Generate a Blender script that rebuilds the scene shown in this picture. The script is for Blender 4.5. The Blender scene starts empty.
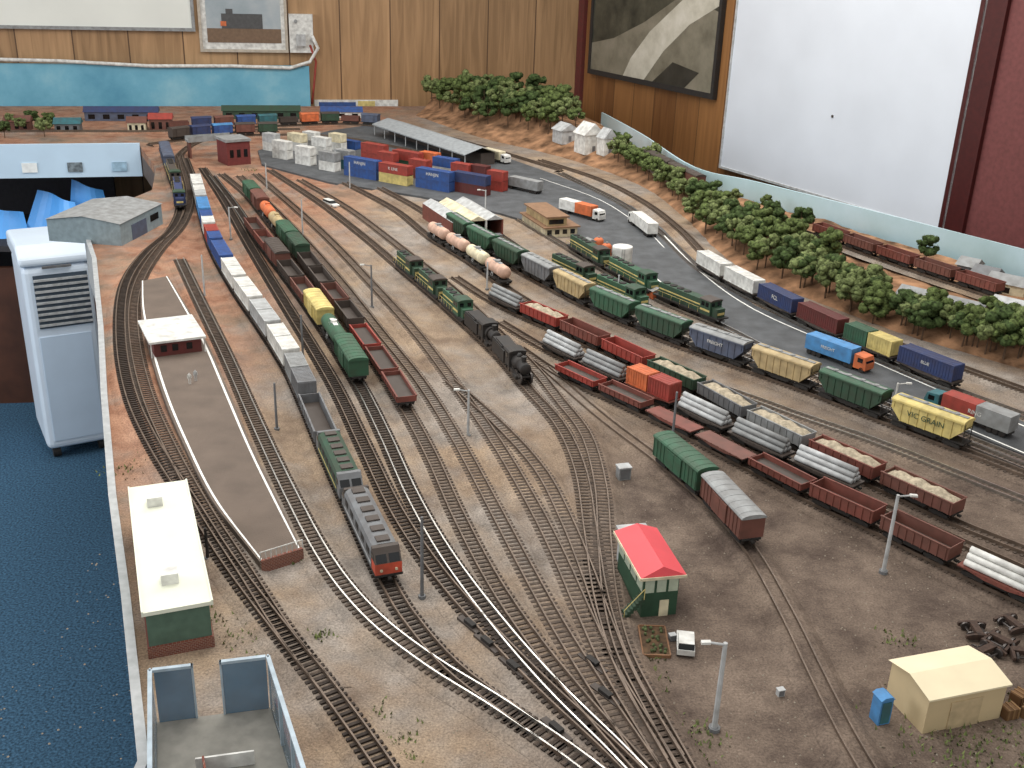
import bpy, bmesh, math, random
from mathutils import Vector, Matrix, noise
from mathutils.bvhtree import BVHTree
random.seed(7)
R=math.radians; PI=math.pi
FPX=1050.0; PITCH=R(22.5); ROLL=R(2.0); T=0.95; H=0.70
CAM=Vector((0,0,T+H))
Fw=Vector((0,math.cos(PITCH),-math.sin(PITCH))); R0=Vector((1,0,0)); U0=Vector((0,math.sin(PITCH),math.cos(PITCH)))
RI=R0*math.cos(ROLL)+U0*math.sin(ROLL); UP=U0*math.cos(ROLL)-R0*math.sin(ROLL)
def ray(px,py): return (Fw*FPX+RI*(px-512)+UP*(384-py)).normalized()
def P(px,py,z=0.0):
    d=ray(px,py); t=(T+z-CAM.z)/d.z; return CAM+d*t
def proj(p):
    q=p-CAM; z=q.dot(Fw); return 512+FPX*q.dot(RI)/z, 384-FPX*q.dot(UP)/z
def hpx(px,py,ytop,z=0.0):
    a=P(px,py,z); lo,hi=0,1.5
    for _ in range(40):
        m=(lo+hi)/2
        if proj(a+Vector((0,0,m)))[1]>ytop: lo=m
        else: hi=m
    return lo
COL=bpy.context.scene.collection
# ---------------------------------------------------------------- materials
def lin(c): return tuple((x/12.92 if x<=.04045 else ((x+.055)/1.055)**2.4) for x in c)
_m={}
def mat(name,c,rough=.6,metal=0,var=.12,scale=80,bump=0,bscale=300,alpha=1,spec=.5,dirt=0):
    if name in _m: return _m[name]
    m=bpy.data.materials.new(name); m.use_nodes=True; nt=m.node_tree; N=nt.nodes; L=nt.links
    b=N['Principled BSDF']; b.inputs['Roughness'].default_value=rough; b.inputs['Metallic'].default_value=metal
    b.inputs['Specular IOR Level'].default_value=spec
    tc=N.new('ShaderNodeTexCoord'); no=N.new('ShaderNodeTexNoise'); no.inputs['Scale'].default_value=scale; no.inputs['Detail'].default_value=4
    L.new(tc.outputs['Object'],no.inputs['Vector'])
    cr=N.new('ShaderNodeValToRGB'); l=lin(c); dc=lin((.40,.32,.26))
    cr.color_ramp.elements[0].position=.3; cr.color_ramp.elements[1].position=.7
    cr.color_ramp.elements[0].color=tuple(x*(1-var*1.6)*(1-dirt)+y*dirt for x,y in zip(l,dc))+(1,)
    cr.color_ramp.elements[1].color=tuple(min(1,x*(1+var)) for x in l)+(1,)
    L.new(no.outputs['Fac'],cr.inputs['Fac']); L.new(cr.outputs['Color'],b.inputs['Base Color'])
    if bump:
        n2=N.new('ShaderNodeTexNoise'); n2.inputs['Scale'].default_value=bscale; n2.inputs['Detail'].default_value=3
        L.new(tc.outputs['Object'],n2.inputs['Vector'])
        bp=N.new('ShaderNodeBump'); bp.inputs['Strength'].default_value=bump; bp.inputs['Distance'].default_value=.002
        L.new(n2.outputs['Fac'],bp.inputs['Height']); L.new(bp.outputs['Normal'],b.inputs['Normal'])
    if alpha<1:
        b.inputs['Alpha'].default_value=alpha
    _m[name]=m; return m
PAL=dict(white=(.84,.84,.82),cream=(.84,.80,.68),green=(.18,.34,.25),dgreen=(.15,.27,.20),yellow=(.80,.73,.46),tan=(.68,.60,.44),
 blue=(.16,.31,.55),lblue=(.28,.53,.74),slate=(.30,.34,.42),red=(.60,.23,.19),brown=(.42,.26,.22),rbrown=(.46,.25,.21),dark=(.26,.23,.21),
 black=(.12,.12,.12),grey=(.55,.56,.56),lgrey=(.70,.71,.71),orange=(.80,.42,.24),pink=(.78,.64,.56),maroon=(.36,.14,.13),teal=(.18,.40,.43),mgrey=(.42,.43,.44),navy=(.16,.22,.38),brick=(.50,.25,.18),nose=(.76,.30,.20))
def pm(k,rough=.65): return mat('paint_'+k,PAL.get(k,PAL['rbrown']),rough,0,.16,60,dirt=.14)
# ---------------------------------------------------------------- mesh builder
class MB:
    def __init__(s): s.v=[]; s.f=[]; s.marks=[]
    def add(s,vs,fs,M=None):
        o=len(s.v); s.marks.append((o,len(s.f)))
        for v in vs:
            v=Vector(v); s.v.append(M@v if M else v)
        for f in fs: s.f.append([o+i for i in f])
        return s
    def box(s,x0,x1,y0,y1,z0,z1,M=None):
        return s.add([(x0,y0,z0),(x1,y0,z0),(x1,y1,z0),(x0,y1,z0),(x0,y0,z1),(x1,y0,z1),(x1,y1,z1),(x0,y1,z1)],
          [(0,3,2,1),(4,5,6,7),(0,1,5,4),(1,2,6,5),(2,3,7,6),(3,0,4,7)],M)
    def ext(s,pts,a,b,ax,M=None):
        def mk(p,t):
            if ax=='x': return (t,p[0],p[1])
            if ax=='y': return (p[0],t,p[1])
            return (p[0],p[1],t)
        n=len(pts); vs=[mk(p,a) for p in pts]+[mk(p,b) for p in pts]
        fs=[list(range(n)),list(range(2*n-1,n-1,-1))]+[(i,(i+1)%n,n+(i+1)%n,n+i) for i in range(n)]
        return s.add(vs,fs,M)
    def cyl(s,a,b,r0,r1=None,n=10,M=None):
        a=Vector(a);b=Vector(b); r1=r0 if r1 is None else r1
        d=(b-a).normalized(); u=d.orthogonal().normalized(); w=d.cross(u)
        vs=[a+(u*math.cos(2*PI*i/n)+w*math.sin(2*PI*i/n))*r0 for i in range(n)]+[b+(u*math.cos(2*PI*i/n)+w*math.sin(2*PI*i/n))*r1 for i in range(n)]
        return s.add(vs,[list(range(n-1,-1,-1)),list(range(n,2*n))]+[(i,(i+1)%n,n+(i+1)%n,n+i) for i in range(n)],M)
    def lathe(s,prof,axis='z',c=(0,0,0),n=14):
        vs=[];fs=[];c=Vector(c)
        for (r,t) in prof:
            for i in range(n):
                a=2*PI*i/n; x,y=r*math.cos(a),r*math.sin(a)
                vs.append(c+(Vector((x,y,t)) if axis=='z' else Vector((t,x,y))))
        m=len(prof)
        for j in range(m-1):
            for i in range(n): fs.append((j*n+i,j*n+(i+1)%n,(j+1)*n+(i+1)%n,(j+1)*n+i))
        fs.append(list(range(n))); fs.append(list(range((m-1)*n,m*n)))
        return s.add(vs,fs)
    def tube(s,pts,r,n=6):
        vs=[];fs=[];m=len(pts)
        for j,p in enumerate(pts):
            d=(Vector(pts[min(m-1,j+1)])-Vector(pts[max(0,j-1)])).normalized(); u=d.cross(Vector((.3,.9,.2))).normalized(); w=d.cross(u)
            for i in range(n): vs.append(Vector(p)+(u*math.cos(2*PI*i/n)+w*math.sin(2*PI*i/n))*r)
        for j in range(m-1):
            for i in range(n): fs.append((j*n+i,j*n+(i+1)%n,(j+1)*n+(i+1)%n,(j+1)*n+i))
        fs.append(list(range(n))); fs.append(list(range((m-1)*n,m*n)))
        return s.add(vs,fs)
    def mesh(s,name,mt,smooth=False):
        me=bpy.data.meshes.new(name); me.from_pydata([tuple(v) for v in s.v],[],s.f)
        bm=bmesh.new(); bm.from_mesh(me); bmesh.ops.recalc_face_normals(bm,faces=bm.faces); bm.to_mesh(me); bm.free()
        me.materials.append(mt)
        if smooth:
            for p in me.polygons: p.use_smooth=True
        return me
    def build(s,name,mt,parent=None,smooth=False,loc=None,rz=0):
        return link(name,s.mesh(name,mt,smooth),parent,loc,rz)
    def each(s,name,mt,parent=None,smooth=False,k=1):
        mk=s.marks[::k]; out=[]
        for i,(v0,f0) in enumerate(mk):
            v1,f1=mk[i+1] if i+1<len(mk) else (len(s.v),len(s.f))
            q=MB(); q.v=s.v[v0:v1]; q.f=[[a-v0 for a in f] for f in s.f[f0:f1]]; out.append(q.build(name,mt,parent,smooth))
        return out
def link(name,me,parent=None,loc=None,rz=0):
    o=bpy.data.objects.new(name,me); COL.objects.link(o); o.parent=parent
    if loc is not None: o.location=loc
    o.rotation_euler=(0,0,rz); return o
def tag(o,label,cat,group=None,kind=None):
    if label: o['label']=label
    if cat: o['category']=cat
    if group: o['group']=group
    if kind: o['kind']=kind
    return o
def thing(name,label,cat,loc=(0,0,0),rz=0,group=None):
    o=bpy.data.objects.new(name,None); COL.objects.link(o); o.empty_display_size=.02
    o.location=loc; o.rotation_euler=(0,0,rz); return tag(o,label,cat,group)
def copytree(o,parent=None):
    c=o.copy(); COL.objects.link(c); c.parent=parent
    for k in list(o.children): copytree(k,c)
    return c
def lettering(parent,s,size,loc,rot,mt):
    cu=bpy.data.curves.new('lettering','FONT'); cu.body=s; cu.size=size; cu.extrude=.0002; cu.align_x='CENTER'; cu.align_y='CENTER'
    o=bpy.data.objects.new('tmp',cu); COL.objects.link(o); bpy.context.view_layer.update()
    me=bpy.data.meshes.new_from_object(o.evaluated_get(bpy.context.evaluated_depsgraph_get())); bpy.data.objects.remove(o)
    me.materials.clear(); me.materials.append(mt)
    q=link('lettering',me,parent,loc); q.rotation_euler=rot; return q
ORD='nearest,second,third,fourth,fifth,sixth,seventh,eighth,ninth,tenth,eleventh,twelfth,thirteenth,fourteenth,fifteenth,sixteenth,seventeenth,eighteenth,nineteenth,twentieth'.split(',')
# ---------------------------------------------------------------- setting
C0=P(577,105)
e=Vector((.97,.243,0)).normalized(); d_=Vector((.48,-.877,0)).normalized()
class Wall:
    def __init__(s,o,dr): s.o=Vector((o.x,o.y,T)); s.d=dr; s.y=Vector((-dr.y,dr.x,0)); s.rz=math.atan2(dr.y,dr.x)
    def at(s,px,py,off=0):
        r=ray(px,py); t=((s.o-s.y*off)-CAM).dot(s.y)/r.dot(s.y); q=CAM+r*t-s.o; return q.dot(s.d),q.z
WB=Wall(C0,e); WR=Wall(C0,d_)
def planks(name,c1,c2,width):
    m=bpy.data.materials.new(name); m.use_nodes=True; nt=m.node_tree; N=nt.nodes; L=nt.links; b=N['Principled BSDF']; b.inputs['Roughness'].default_value=.45
    tc=N.new('ShaderNodeTexCoord'); sp=N.new('ShaderNodeSeparateXYZ'); L.new(tc.outputs['Object'],sp.inputs[0])
    dv=N.new('ShaderNodeMath'); dv.operation='DIVIDE'; dv.inputs[1].default_value=width; L.new(sp.outputs['X'],dv.inputs[0])
    fl=N.new('ShaderNodeMath'); fl.operation='FLOOR'; L.new(dv.outputs[0],fl.inputs[0])
    fr=N.new('ShaderNodeMath'); fr.operation='FRACT'; L.new(dv.outputs[0],fr.inputs[0])
    wn=N.new('ShaderNodeTexWhiteNoise'); wn.noise_dimensions='1D'; L.new(fl.outputs[0],wn.inputs['W'])
    mp=N.new('ShaderNodeMapping'); mp.inputs['Scale'].default_value=(22,22,1.6); L.new(tc.outputs['Object'],mp.inputs['Vector'])
    no=N.new('ShaderNodeTexNoise'); no.inputs['Scale'].default_value=1.5; no.inputs['Detail'].default_value=6; no.inputs['Distortion'].default_value=1.2; L.new(mp.outputs[0],no.inputs['Vector'])
    ad=N.new('ShaderNodeMath'); ad.operation='MULTIPLY_ADD'; ad.inputs[1].default_value=.45; L.new(wn.outputs['Value'],ad.inputs[0]); L.new(no.outputs['Fac'],ad.inputs[2])
    sb=N.new('ShaderNodeMath'); sb.operation='SUBTRACT'; sb.inputs[1].default_value=.22; L.new(ad.outputs[0],sb.inputs[0])
    cr=N.new('ShaderNodeValToRGB'); cr.color_ramp.elements[0].position=.2; cr.color_ramp.elements[1].position=.85
    cr.color_ramp.elements[0].color=lin(c1)+(1,); cr.color_ramp.elements[1].color=lin(c2)+(1,); L.new(sb.outputs[0],cr.inputs[0])
    gt=N.new('ShaderNodeMath'); gt.operation='LESS_THAN'; gt.inputs[1].default_value=.025; L.new(fr.outputs[0],gt.inputs[0])
    mx=N.new('ShaderNodeMix'); mx.data_type='RGBA'; L.new(gt.outputs[0],mx.inputs[0]); L.new(cr.outputs[0],mx.inputs[6]); mx.inputs[7].default_value=lin((.34,.24,.15))+(1,)
    L.new(mx.outputs[2],b.inputs['Base Color']); return m
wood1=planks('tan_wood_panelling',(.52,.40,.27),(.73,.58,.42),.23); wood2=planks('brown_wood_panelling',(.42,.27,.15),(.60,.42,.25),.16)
def wobj(name,wall,mt,s0,s1,z0,z1,off0,off1,parent=None):
    mb=MB(); mb.box(s0,s1,-off1,-off0,z0,z1)
    if parent: return mb.build(name,mt,parent)
    return mb.build(name,mt,None,False,wall.o,wall.rz)
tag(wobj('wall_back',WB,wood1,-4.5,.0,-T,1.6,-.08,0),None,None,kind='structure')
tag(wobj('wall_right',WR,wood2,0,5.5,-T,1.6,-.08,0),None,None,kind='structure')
tag(MB().box(-4.6,3.6,-1.2,6.6,-.05,0).build('floor',mat('blue_carpet',(.25,.38,.48),.95,0,.42,160,1,500,spec=.2)),None,None,kind='structure')
tag(wobj('trim_1',WR,pm('maroon'),0.0,.05,-T,1.6,0,.02),None,None,kind='structure')
s0,_=WR.at(966,115); s1,_=WR.at(992,115)
tag(wobj('trim_2',WR,mat('dark_red_post',(.27,.09,.08),.4),s0,s1,-T,1.6,0,.03),None,None,kind='structure')
tag(wobj('trim_3',WR,mat('plum_post',(.44,.24,.23),.5),s1,s1+.5,-T,1.6,0,.015),None,None,kind='structure')
sa,z0=WR.at(720,165,.03); sb_,z1=WR.at(941,232,.03); zb=(z0+z1)/2
t=thing('whiteboard','large blank white board fixed to the right wall','whiteboard',WR.o,WR.rz)
wobj('panel',WR,mat('whiteboard_white',(.85,.87,.90),.35,0,.03,5),sa,sb_,zb,1.3,.005,.025,t)
for q in ((sa-.008,sa,zb-.008,1.3),(sb_,sb_+.008,zb-.008,1.3),(sa,sb_,zb-.008,zb)): wobj('frame',WR,pm('lgrey'),q[0],q[1],q[2],q[3],.004,.03,t)
s,z=WR.at(838,116); MB().cyl((s,-.025,z),(s,-.028,z),.005,.005,10).build('screw',pm('dark'),t)
def picmat(name,cols,scale):
    m=bpy.data.materials.new(name); m.use_nodes=True; nt=m.node_tree;N=nt.nodes;L=nt.links;b=N['Principled BSDF']; b.inputs['Roughness'].default_value=.3
    tc=N.new('ShaderNodeTexCoord'); no=N.new('ShaderNodeTexNoise'); no.inputs['Scale'].default_value=scale; no.inputs['Detail'].default_value=7; no.inputs['Roughness'].default_value=.65
    L.new(tc.outputs['Object'],no.inputs['Vector']); cr=N.new('ShaderNodeValToRGB')
    el=cr.color_ramp.elements; el[0].position=.3; el[1].position=.72; el[0].color=lin(cols[0])+(1,); el[1].color=lin(cols[-1])+(1,)
    for i,c in enumerate(cols[1:-1]):
        q=el.new(.3+.42*(i+1)/(len(cols)-1)); q.color=lin(c)+(1,)
    L.new(no.outputs['Fac'],cr.inputs[0]); L.new(cr.outputs[0],b.inputs['Base Color']); return m
sa,z0=WR.at(588,72,.02); sb_,z1=WR.at(713,101,.02); zb=(z0+z1)/2
t=thing('framed_picture','black-framed aerial photograph of paddocks beside the whiteboard','picture',WR.o,WR.rz)
wobj('picture',WR,picmat('aerial_scrub',[(.16,.17,.15),(.26,.26,.22),(.34,.33,.28)],14),sa+.018,sb_-.018,zb+.02,.85,.006,.018,t)
pw=(sb_-sa-.036); X=lambda u:sa+.018+pw*u; Z=lambda v:zb+.02+.60*v
MB().add([(X(.0),-.0185,Z(0)),(X(1),-.0185,Z(0)),(X(1),-.0185,Z(.52)),(X(.72),-.0185,Z(.60)),(X(.45),-.0185,Z(.40)),(X(.2),-.0185,Z(.26)),(X(0),-.0185,Z(.20))],[tuple(range(7))]).build('printed_paddock',picmat('aerial_paddock',[(.38,.36,.31),(.48,.46,.40),(.55,.52,.46)],9),t)
MB().add([(X(.30),-.019,Z(0)),(X(.48),-.019,Z(0)),(X(.62),-.019,Z(.22)),(X(.80),-.019,Z(.42)),(X(1),-.019,Z(.56)),(X(1),-.019,Z(.70)),(X(.74),-.019,Z(.58)),(X(.50),-.019,Z(.34)),(X(.36),-.019,Z(.14))],[tuple(range(9))]).build('printed_track',picmat('aerial_track',[(.68,.66,.60),(.76,.74,.68),(.82,.80,.75)],12),t)
MB().add([(X(.55),-.0192,Z(.0)),(X(.8),-.0192,Z(.0)),(X(.9),-.0192,Z(.12)),(X(.7),-.0192,Z(.16))],[(0,1,2,3)]).build('printed_shadow',picmat('aerial_shadow',[(.14,.14,.13),(.2,.2,.18),(.25,.24,.22)],12),t)
mb=MB(); mb.box(sa,sa+.018,-.024,-.002,zb,.87); mb.box(sb_-.018,sb_,-.024,-.002,zb,.87); mb.box(sa+.018,sb_-.018,-.024,-.002,zb,zb+.022); mb.box(sa+.018,sb_-.018,-.024,-.002,.85,.87)
mb.build('frame',pm('black'),t)
sa,zt=WB.at(-400,60,.04); sb_,zt2=WB.at(309,66,.04)
tag(wobj('painted_backdrop',WB,picmat('sky_backdrop',[(.32,.57,.68),(.44,.68,.77),(.62,.79,.83)],2.5),sa,sb_,-.03,zt2,.02,.04),'pale blue painted sky board behind the left rear of the layout','backdrop')
sa,zb=WB.at(-200,25); sb_,_=WB.at(195,22)
t=thing('notice_board','white board with thin grey frame, top left on back wall','board',WB.o,WB.rz)
wobj('panel',WB,mat('board_white',(.88,.89,.86),.5,0,.03,5),sa,sb_-.012,zb+.012,.9,.004,.016,t)
mb=MB(); mb.box(sb_-.014,sb_,-.022,-.002,zb,.9); mb.box(sa,sb_-.014,-.022,-.002,zb,zb+.014); mb.build('frame',pm('grey'),t)
sa,zb=WB.at(202,50); sb_,_=WB.at(287,50)
t=thing('framed_picture','white-mounted picture of a locomotive beside the power outlet','picture',WB.o,WB.rz)
wobj('mount',WB,pm('white'),sa,sb_,zb,zb+.55,.002,.012,t)
i0,iz=WB.at(208,42); i1,iz2=WB.at(280,12)
wobj('picture',WB,picmat('loco_pic',[(.55,.60,.62),(.62,.66,.68),(.70,.72,.72)],6),i0,i1,iz,zb+.5,.012,.014,t)
wobj('printed_ground',WB,mat('pic_ground',(.45,.36,.28),.5),i0,i1,iz,iz+.06,.014,.0145,t)
l0,lz=WB.at(222,28); l1,lz1=WB.at(262,14)
mb=MB(); mb.box(l0,l1,-.0155,-.0145,lz,lz1); mb.box(l0+.02,l0+.05,-.0155,-.0145,lz1,lz1+.02); mb.build('printed_locomotive',mat('pic_loco',(.30,.30,.30),.5),t)
wobj('printed_nose',WB,pm('orange'),l0-.005,l0+.02,lz+.01,lz+.03,.0156,.016,t)
mb=MB(); mb.box(sa-.006,sa+.006,-.02,-.001,zb-.006,zb+.55); mb.box(sb_-.006,sb_+.006,-.02,-.001,zb-.006,zb+.55); mb.box(sa+.006,sb_-.006,-.02,-.001,zb-.006,zb+.006); mb.build('frame',mat('pale_frame',(.70,.66,.60),.5),t)
sa,zb=WB.at(290,52); sb_,zt=WB.at(312,14)
t=thing('power_outlet','white power box on back wall with red cord below','outlet',WB.o,WB.rz)
wobj('body',WB,pm('white'),sa,sb_,zb,zt,.001,.03,t); wobj('plug',WB,pm('lgrey'),sa+.03,sa+.07,zb+.03,zb+.08,.03,.055,t)
mb=MB(); mb.cyl((sa+.03,-.03,zt-.03),(sa+.03,-.034,zt-.03),.008,.008,10); mb.build('switch',pm('grey'),t)
def wtube(wall,pts,r,mt,name,label,cat,off=.03):
    w=[]
    for (px,py) in pts:
        s,z=wall.at(px,py,off); w.append(wall.o+wall.d*s-wall.y*off+Vector((0,0,z)))
    tag(MB().tube(w,r,8).build(name,mt,None,True),label,cat)
wtube(WB,[(310,45),(316,62),(314,85),(312,104)],.005,pm('red'),'extension_lead','red cord hanging from the white power box','cord')
wtube(WB,[(-60,58),(60,61),(150,66),(230,66),(290,68),(310,62),(318,48),(312,36)],.008,pm('white'),'cable','white cable running above the painted sky board','cable',.05)
sa,zb=WB.at(315,114,.01); sb_,zt=WB.at(398,100,.01)
t=thing('sign_strip','white strip sign with blue and yellow printing low on back wall','sign',WB.o,WB.rz)
wobj('panel',WB,pm('white'),sa,sb_,zb,zt,.002,.01,t); wobj('yellow_patch',WB,pm('yellow'),sa+.2,sa+.28,zb+.005,zt-.005,.01,.012,t); wobj('blue_patch',WB,pm('blue'),sa+.02,sa+.19,zb+.012,zt-.01,.01,.012,t)
# ---------------------------------------------------------------- layout table
def ground_mat(name,gain=1.0):
    m=bpy.data.materials.new(name); m.use_nodes=True; nt=m.node_tree;N=nt.nodes;L=nt.links;b=N['Principled BSDF']; b.inputs['Roughness'].default_value=.9; b.inputs['Specular IOR Level'].default_value=.3
    ge=N.new('ShaderNodeNewGeometry'); pos=ge.outputs['Position']; sp=N.new('ShaderNodeSeparateXYZ'); L.new(pos,sp.inputs[0])
    def ns(sc,det=5):
        n=N.new('ShaderNodeTexNoise'); n.inputs['Scale'].default_value=sc; n.inputs['Detail'].default_value=det; n.inputs['Roughness'].default_value=.68; L.new(pos,n.inputs['Vector']); return n
    def ramp(c1,c2,n,p0=.35,p1=.65):
        r=N.new('ShaderNodeValToRGB'); r.color_ramp.elements[0].position=p0; r.color_ramp.elements[1].position=p1; r.color_ramp.elements[0].color=lin(c1)+(1,); r.color_ramp.elements[1].color=lin(c2)+(1,); L.new(n.outputs['Fac'],r.inputs[0]); return r
    def mapr(out,f0,f1):
        q=N.new('ShaderNodeMapRange'); q.inputs[1].default_value=f0; q.inputs[2].default_value=f1; L.new(out,q.inputs[0]); return q
    def mix(f,x,y):
        q=N.new('ShaderNodeMix'); q.data_type='RGBA'; L.new(f,q.inputs[0]); L.new(x,q.inputs[6]); L.new(y,q.inputs[7]); return q.outputs[2]
    def mul(x,y):
        q=N.new('ShaderNodeMath'); q.operation='MULTIPLY'; L.new(x,q.inputs[0]); L.new(y,q.inputs[1]); return q.outputs[0]
    a=ramp((.45,.38,.32),(.64,.56,.47),ns(12,8)); gy=ramp((.46,.43,.40),(.62,.58,.54),ns(20,8)); a0=mix(mapr(ns(4,4).outputs['Fac'],.42,.6).outputs[0],a.outputs[0],gy.outputs[0])
    rd=ramp((.50,.34,.26),(.68,.52,.42),ns(18,8)); dk=ramp((.30,.25,.22),(.48,.42,.37),ns(15,8))
    mn=mapr(ns(6,4).outputs['Fac'],.35,.55)
    f1=mul(mapr(sp.outputs['X'],-.36,-.60).outputs[0],mn.outputs[0])
    c=mix(f1,a0,rd.outputs[0])
    f2=mul(mapr(sp.outputs['X'],.0,.18).outputs[0],mapr(sp.outputs['Y'],1.75,1.35).outputs[0]); c=mix(f2,c,dk.outputs[0])
    sk=ns(400,3); mm=N.new('ShaderNodeMapRange'); mm.inputs[1].default_value=.25; mm.inputs[2].default_value=.75; mm.inputs[3].default_value=.5*gain; mm.inputs[4].default_value=1.42*gain; L.new(sk.outputs['Fac'],mm.inputs[0])
    vm=N.new('ShaderNodeVectorMath'); vm.operation='SCALE'; L.new(c,vm.inputs[0]); L.new(mm.outputs[0],vm.inputs['Scale'])
    L.new(vm.outputs[0],b.inputs['Base Color'])
    bp=N.new('ShaderNodeBump'); bp.inputs['Strength'].default_value=.7; bp.inputs['Distance'].default_value=.003; L.new(ns(170,4).outputs['Fac'],bp.inputs['Height']); L.new(bp.outputs['Normal'],b.inputs['Normal'])
    return m
GM=ground_mat('layout_scenery_dirt')
left=[(158,860),(150,768),(131,600),(117,500),(108,400),(104,330),(97,262),(88,235),(86,212),(128,200),(152,190),(156,168),(140,146),(-260,150)]
lw=[P(*q) for q in left]; lw=[Vector((lw[1].x+.0,.45,T))]+lw[1:]
bwl=WB.o-WB.y*.045
backpts=[bwl+e*-3.2, bwl+e*-.03]
bd=[(600,135),(640,160),(690,196),(750,212),(850,240),(940,266),(1024,290),(1130,322)]
bdw=[P(*q) for q in bd]
poly=lw+backpts+bdw+[Vector((1.75,1.4,T)),Vector((1.75,.45,T))]
t=thing('model_railway_table','large waist-high model railway baseboard covered in brown scenic ground','table',(0,0,0))
MB().ext([(v.x,v.y) for v in poly],T-.03,T,'z').build('scenic_ground',GM,t)
MB().ext([(v.x,v.y) for v in poly],T-.10,T-.0305,'z').build('frame',mat('frame_pine',(.35,.30,.27),.7),t)
mb=MB(); es=lw[:-5]; n=len(es); vs=[]
for i,a in enumerate(es):
    dd=(es[min(n-1,i+1)]-es[max(0,i-1)]).normalized(); nn=Vector((-dd.y,dd.x,0))*.010
    vs+=[a+Vector((0,0,-.12)),a+nn+Vector((0,0,-.12)),a+nn+Vector((0,0,.010)),a+Vector((0,0,.010))]
mb.add(vs,[(i*4+j,i*4+(j+1)%4,i*4+4+(j+1)%4,i*4+4+j) for i in range(n-1) for j in range(4)]+[(0,1,2,3)])
mb.build('edge_strip',mat('edge_paint',(.66,.67,.67),.5),t)
for (x,y) in ((-.55,.8),(-.8,2.2),(1.5,.8),(-.7,3.6),(.4,3.8),(1.0,2.4)):
    MB().box(x-.035,x+.035,y-.035,y+.035,0,T-.1).build('leg',mat('leg_wood',(.4,.28,.18),.6),t)
fa=P(140,146); fb=P(-260,150); fd=(fb-fa); fl=fd.length; frz=math.atan2(-fd.y,-fd.x)
t2=thing('fascia_board','pale blue fascia with small pictures along the far left section','fascia',fb+Vector((0,0,0)),frz)
MB().box(0,fl,-.02,-.002,-.105,.012).build('board',mat('fascia_blue',(.74,.83,.90),.5,0,.03,10),t2)
pics=[mat('fascia_photo_a',(.42,.46,.48),.5,0,.6,60),mat('fascia_photo_b',(.60,.72,.80),.5,0,.2,50),mat('fascia_photo_c',(.90,.91,.90),.5,0,.1,50)]
k=fl-.05
for i in range(10):
    MB().box(k-.05,k,-.024,-.0205,-.085,-.052).build('small_picture',pics[(i*2+1)%3],t2); k-=.15
# ---------------------------------------------------------------- hill
def cr(pts,n=8):
    out=[]; p=[pts[0]*2-pts[1]]+pts+[pts[-1]*2-pts[-2]]
    for i in range(1,len(p)-2):
        for j in range(n):
            u=j/n; a,b,c,d=p[i-1],p[i],p[i+1],p[i+2]
            out.append(.5*((2*b)+(c-a)*u+(2*a-5*b+4*c-d)*u*u+(3*b-a-3*c+d)*u**3))
    out.append(pts[-1]); return out
def resamp(pts,n):
    ls=[0]
    for a,b in zip(pts,pts[1:]): ls.append(ls[-1]+(b-a).length)
    out=[];j=0
    for i in range(n):
        s=ls[-1]*i/(n-1)
        while j<len(ls)-2 and ls[j+1]<s: j+=1
        u=(s-ls[j])/max(1e-9,ls[j+1]-ls[j]); out.append(pts[j].lerp(pts[j+1],min(1,max(0,u))))
    return out
L0=[(415,116,0),(480,138,0),(540,152,0),(600,170,0),(650,192,0),(690,225,0),(720,256,0),(760,281,0),(830,308,0),(900,334,0),(960,352,0),(1040,376,0),(1130,405,0)]
L1=[(425,108,.02),(490,118,.05),(550,132,.05),(606,150,.04),(662,172,.036),(703,196,.036),(740,224,.036),(785,252,.036),(850,283,.036),(920,310,.036),(980,326,.036),(1045,344,.034),(1135,372,.034)]
L2=[(430,100,.05),(495,105,.10),(555,120,.09),(606,138,.06),(665,162,.04),(708,184,.036),(755,204,.036),(815,228,.036),(870,248,.036),(930,270,.036),(985,292,.036),(1050,312,.034),(1135,338,.034)]
L3=[(432,96,.05),(500,95,.12),(560,108,.10),(604,126,.05),(648,150,.036),(695,183,.034),(752,201,.034),(830,222,.034),(880,238,.034),(935,254,.034),(990,270,.034),(1055,290,.034),(1135,312,.034)]
rows=[resamp(cr([P(*q) for q in L],6),110) for L in (L0,L1,L2,L3)]
hv=[];hf=[];NA=18
for i in range(110):
    for j in range(NA):
        u=j/(NA-1)*3; k=min(2,int(u)); w=u-k
        q=rows[k][i].lerp(rows[k+1][i],w)
        nz=noise.noise(q*22)*.006+noise.noise(q*60)*.003
        if j==0: q=q+Vector((0,0,-.004))
        else: q=q+Vector((0,0,nz))
        hv.append(q)
for i in range(109):
    for j in range(NA-1): hf.append((i*NA+j,(i+1)*NA+j,(i+1)*NA+j+1,i*NA+j+1))
me=bpy.data.meshes.new('hillside'); me.from_pydata([tuple(v) for v in hv],[],hf); me.materials.append(mat('orange_dirt',(.58,.44,.33),.95,0,.45,24,1,200,spec=.2))
for pl in me.polygons: pl.use_smooth=True
hill=link('hillside',me); tag(hill,'long orange-brown earth bank along the right rear of layout','hill')
HB=BVHTree.FromPolygons([tuple(v) for v in hv],hf)
def GH(px,py): return HB.ray_cast(CAM,ray(px,py))[0]
def G(px,py):
    h=GH(px,py); g=P(px,py)
    if h is not None and (h-CAM).length<(g-CAM).length: return h
    return g
mb=MB(); pts=resamp(cr(bdw,6),60); vs=[]
for i,a in enumerate(pts):
    dd=(pts[min(59,i+1)]-pts[max(0,i-1)]).normalized(); nn=Vector((-dd.y,dd.x,0))*.006; hi=Vector((0,0,.092)); lo=Vector((0,0,-.02))
    vs+=[a+lo,a+nn+lo,a+nn+hi,a+hi]
mb.add(vs,[(i*4+j,i*4+(j+1)%4,i*4+4+(j+1)%4,i*4+4+j) for i in range(59) for j in range(4)]+[(0,1,2,3),(236,237,238,239)])
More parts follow.
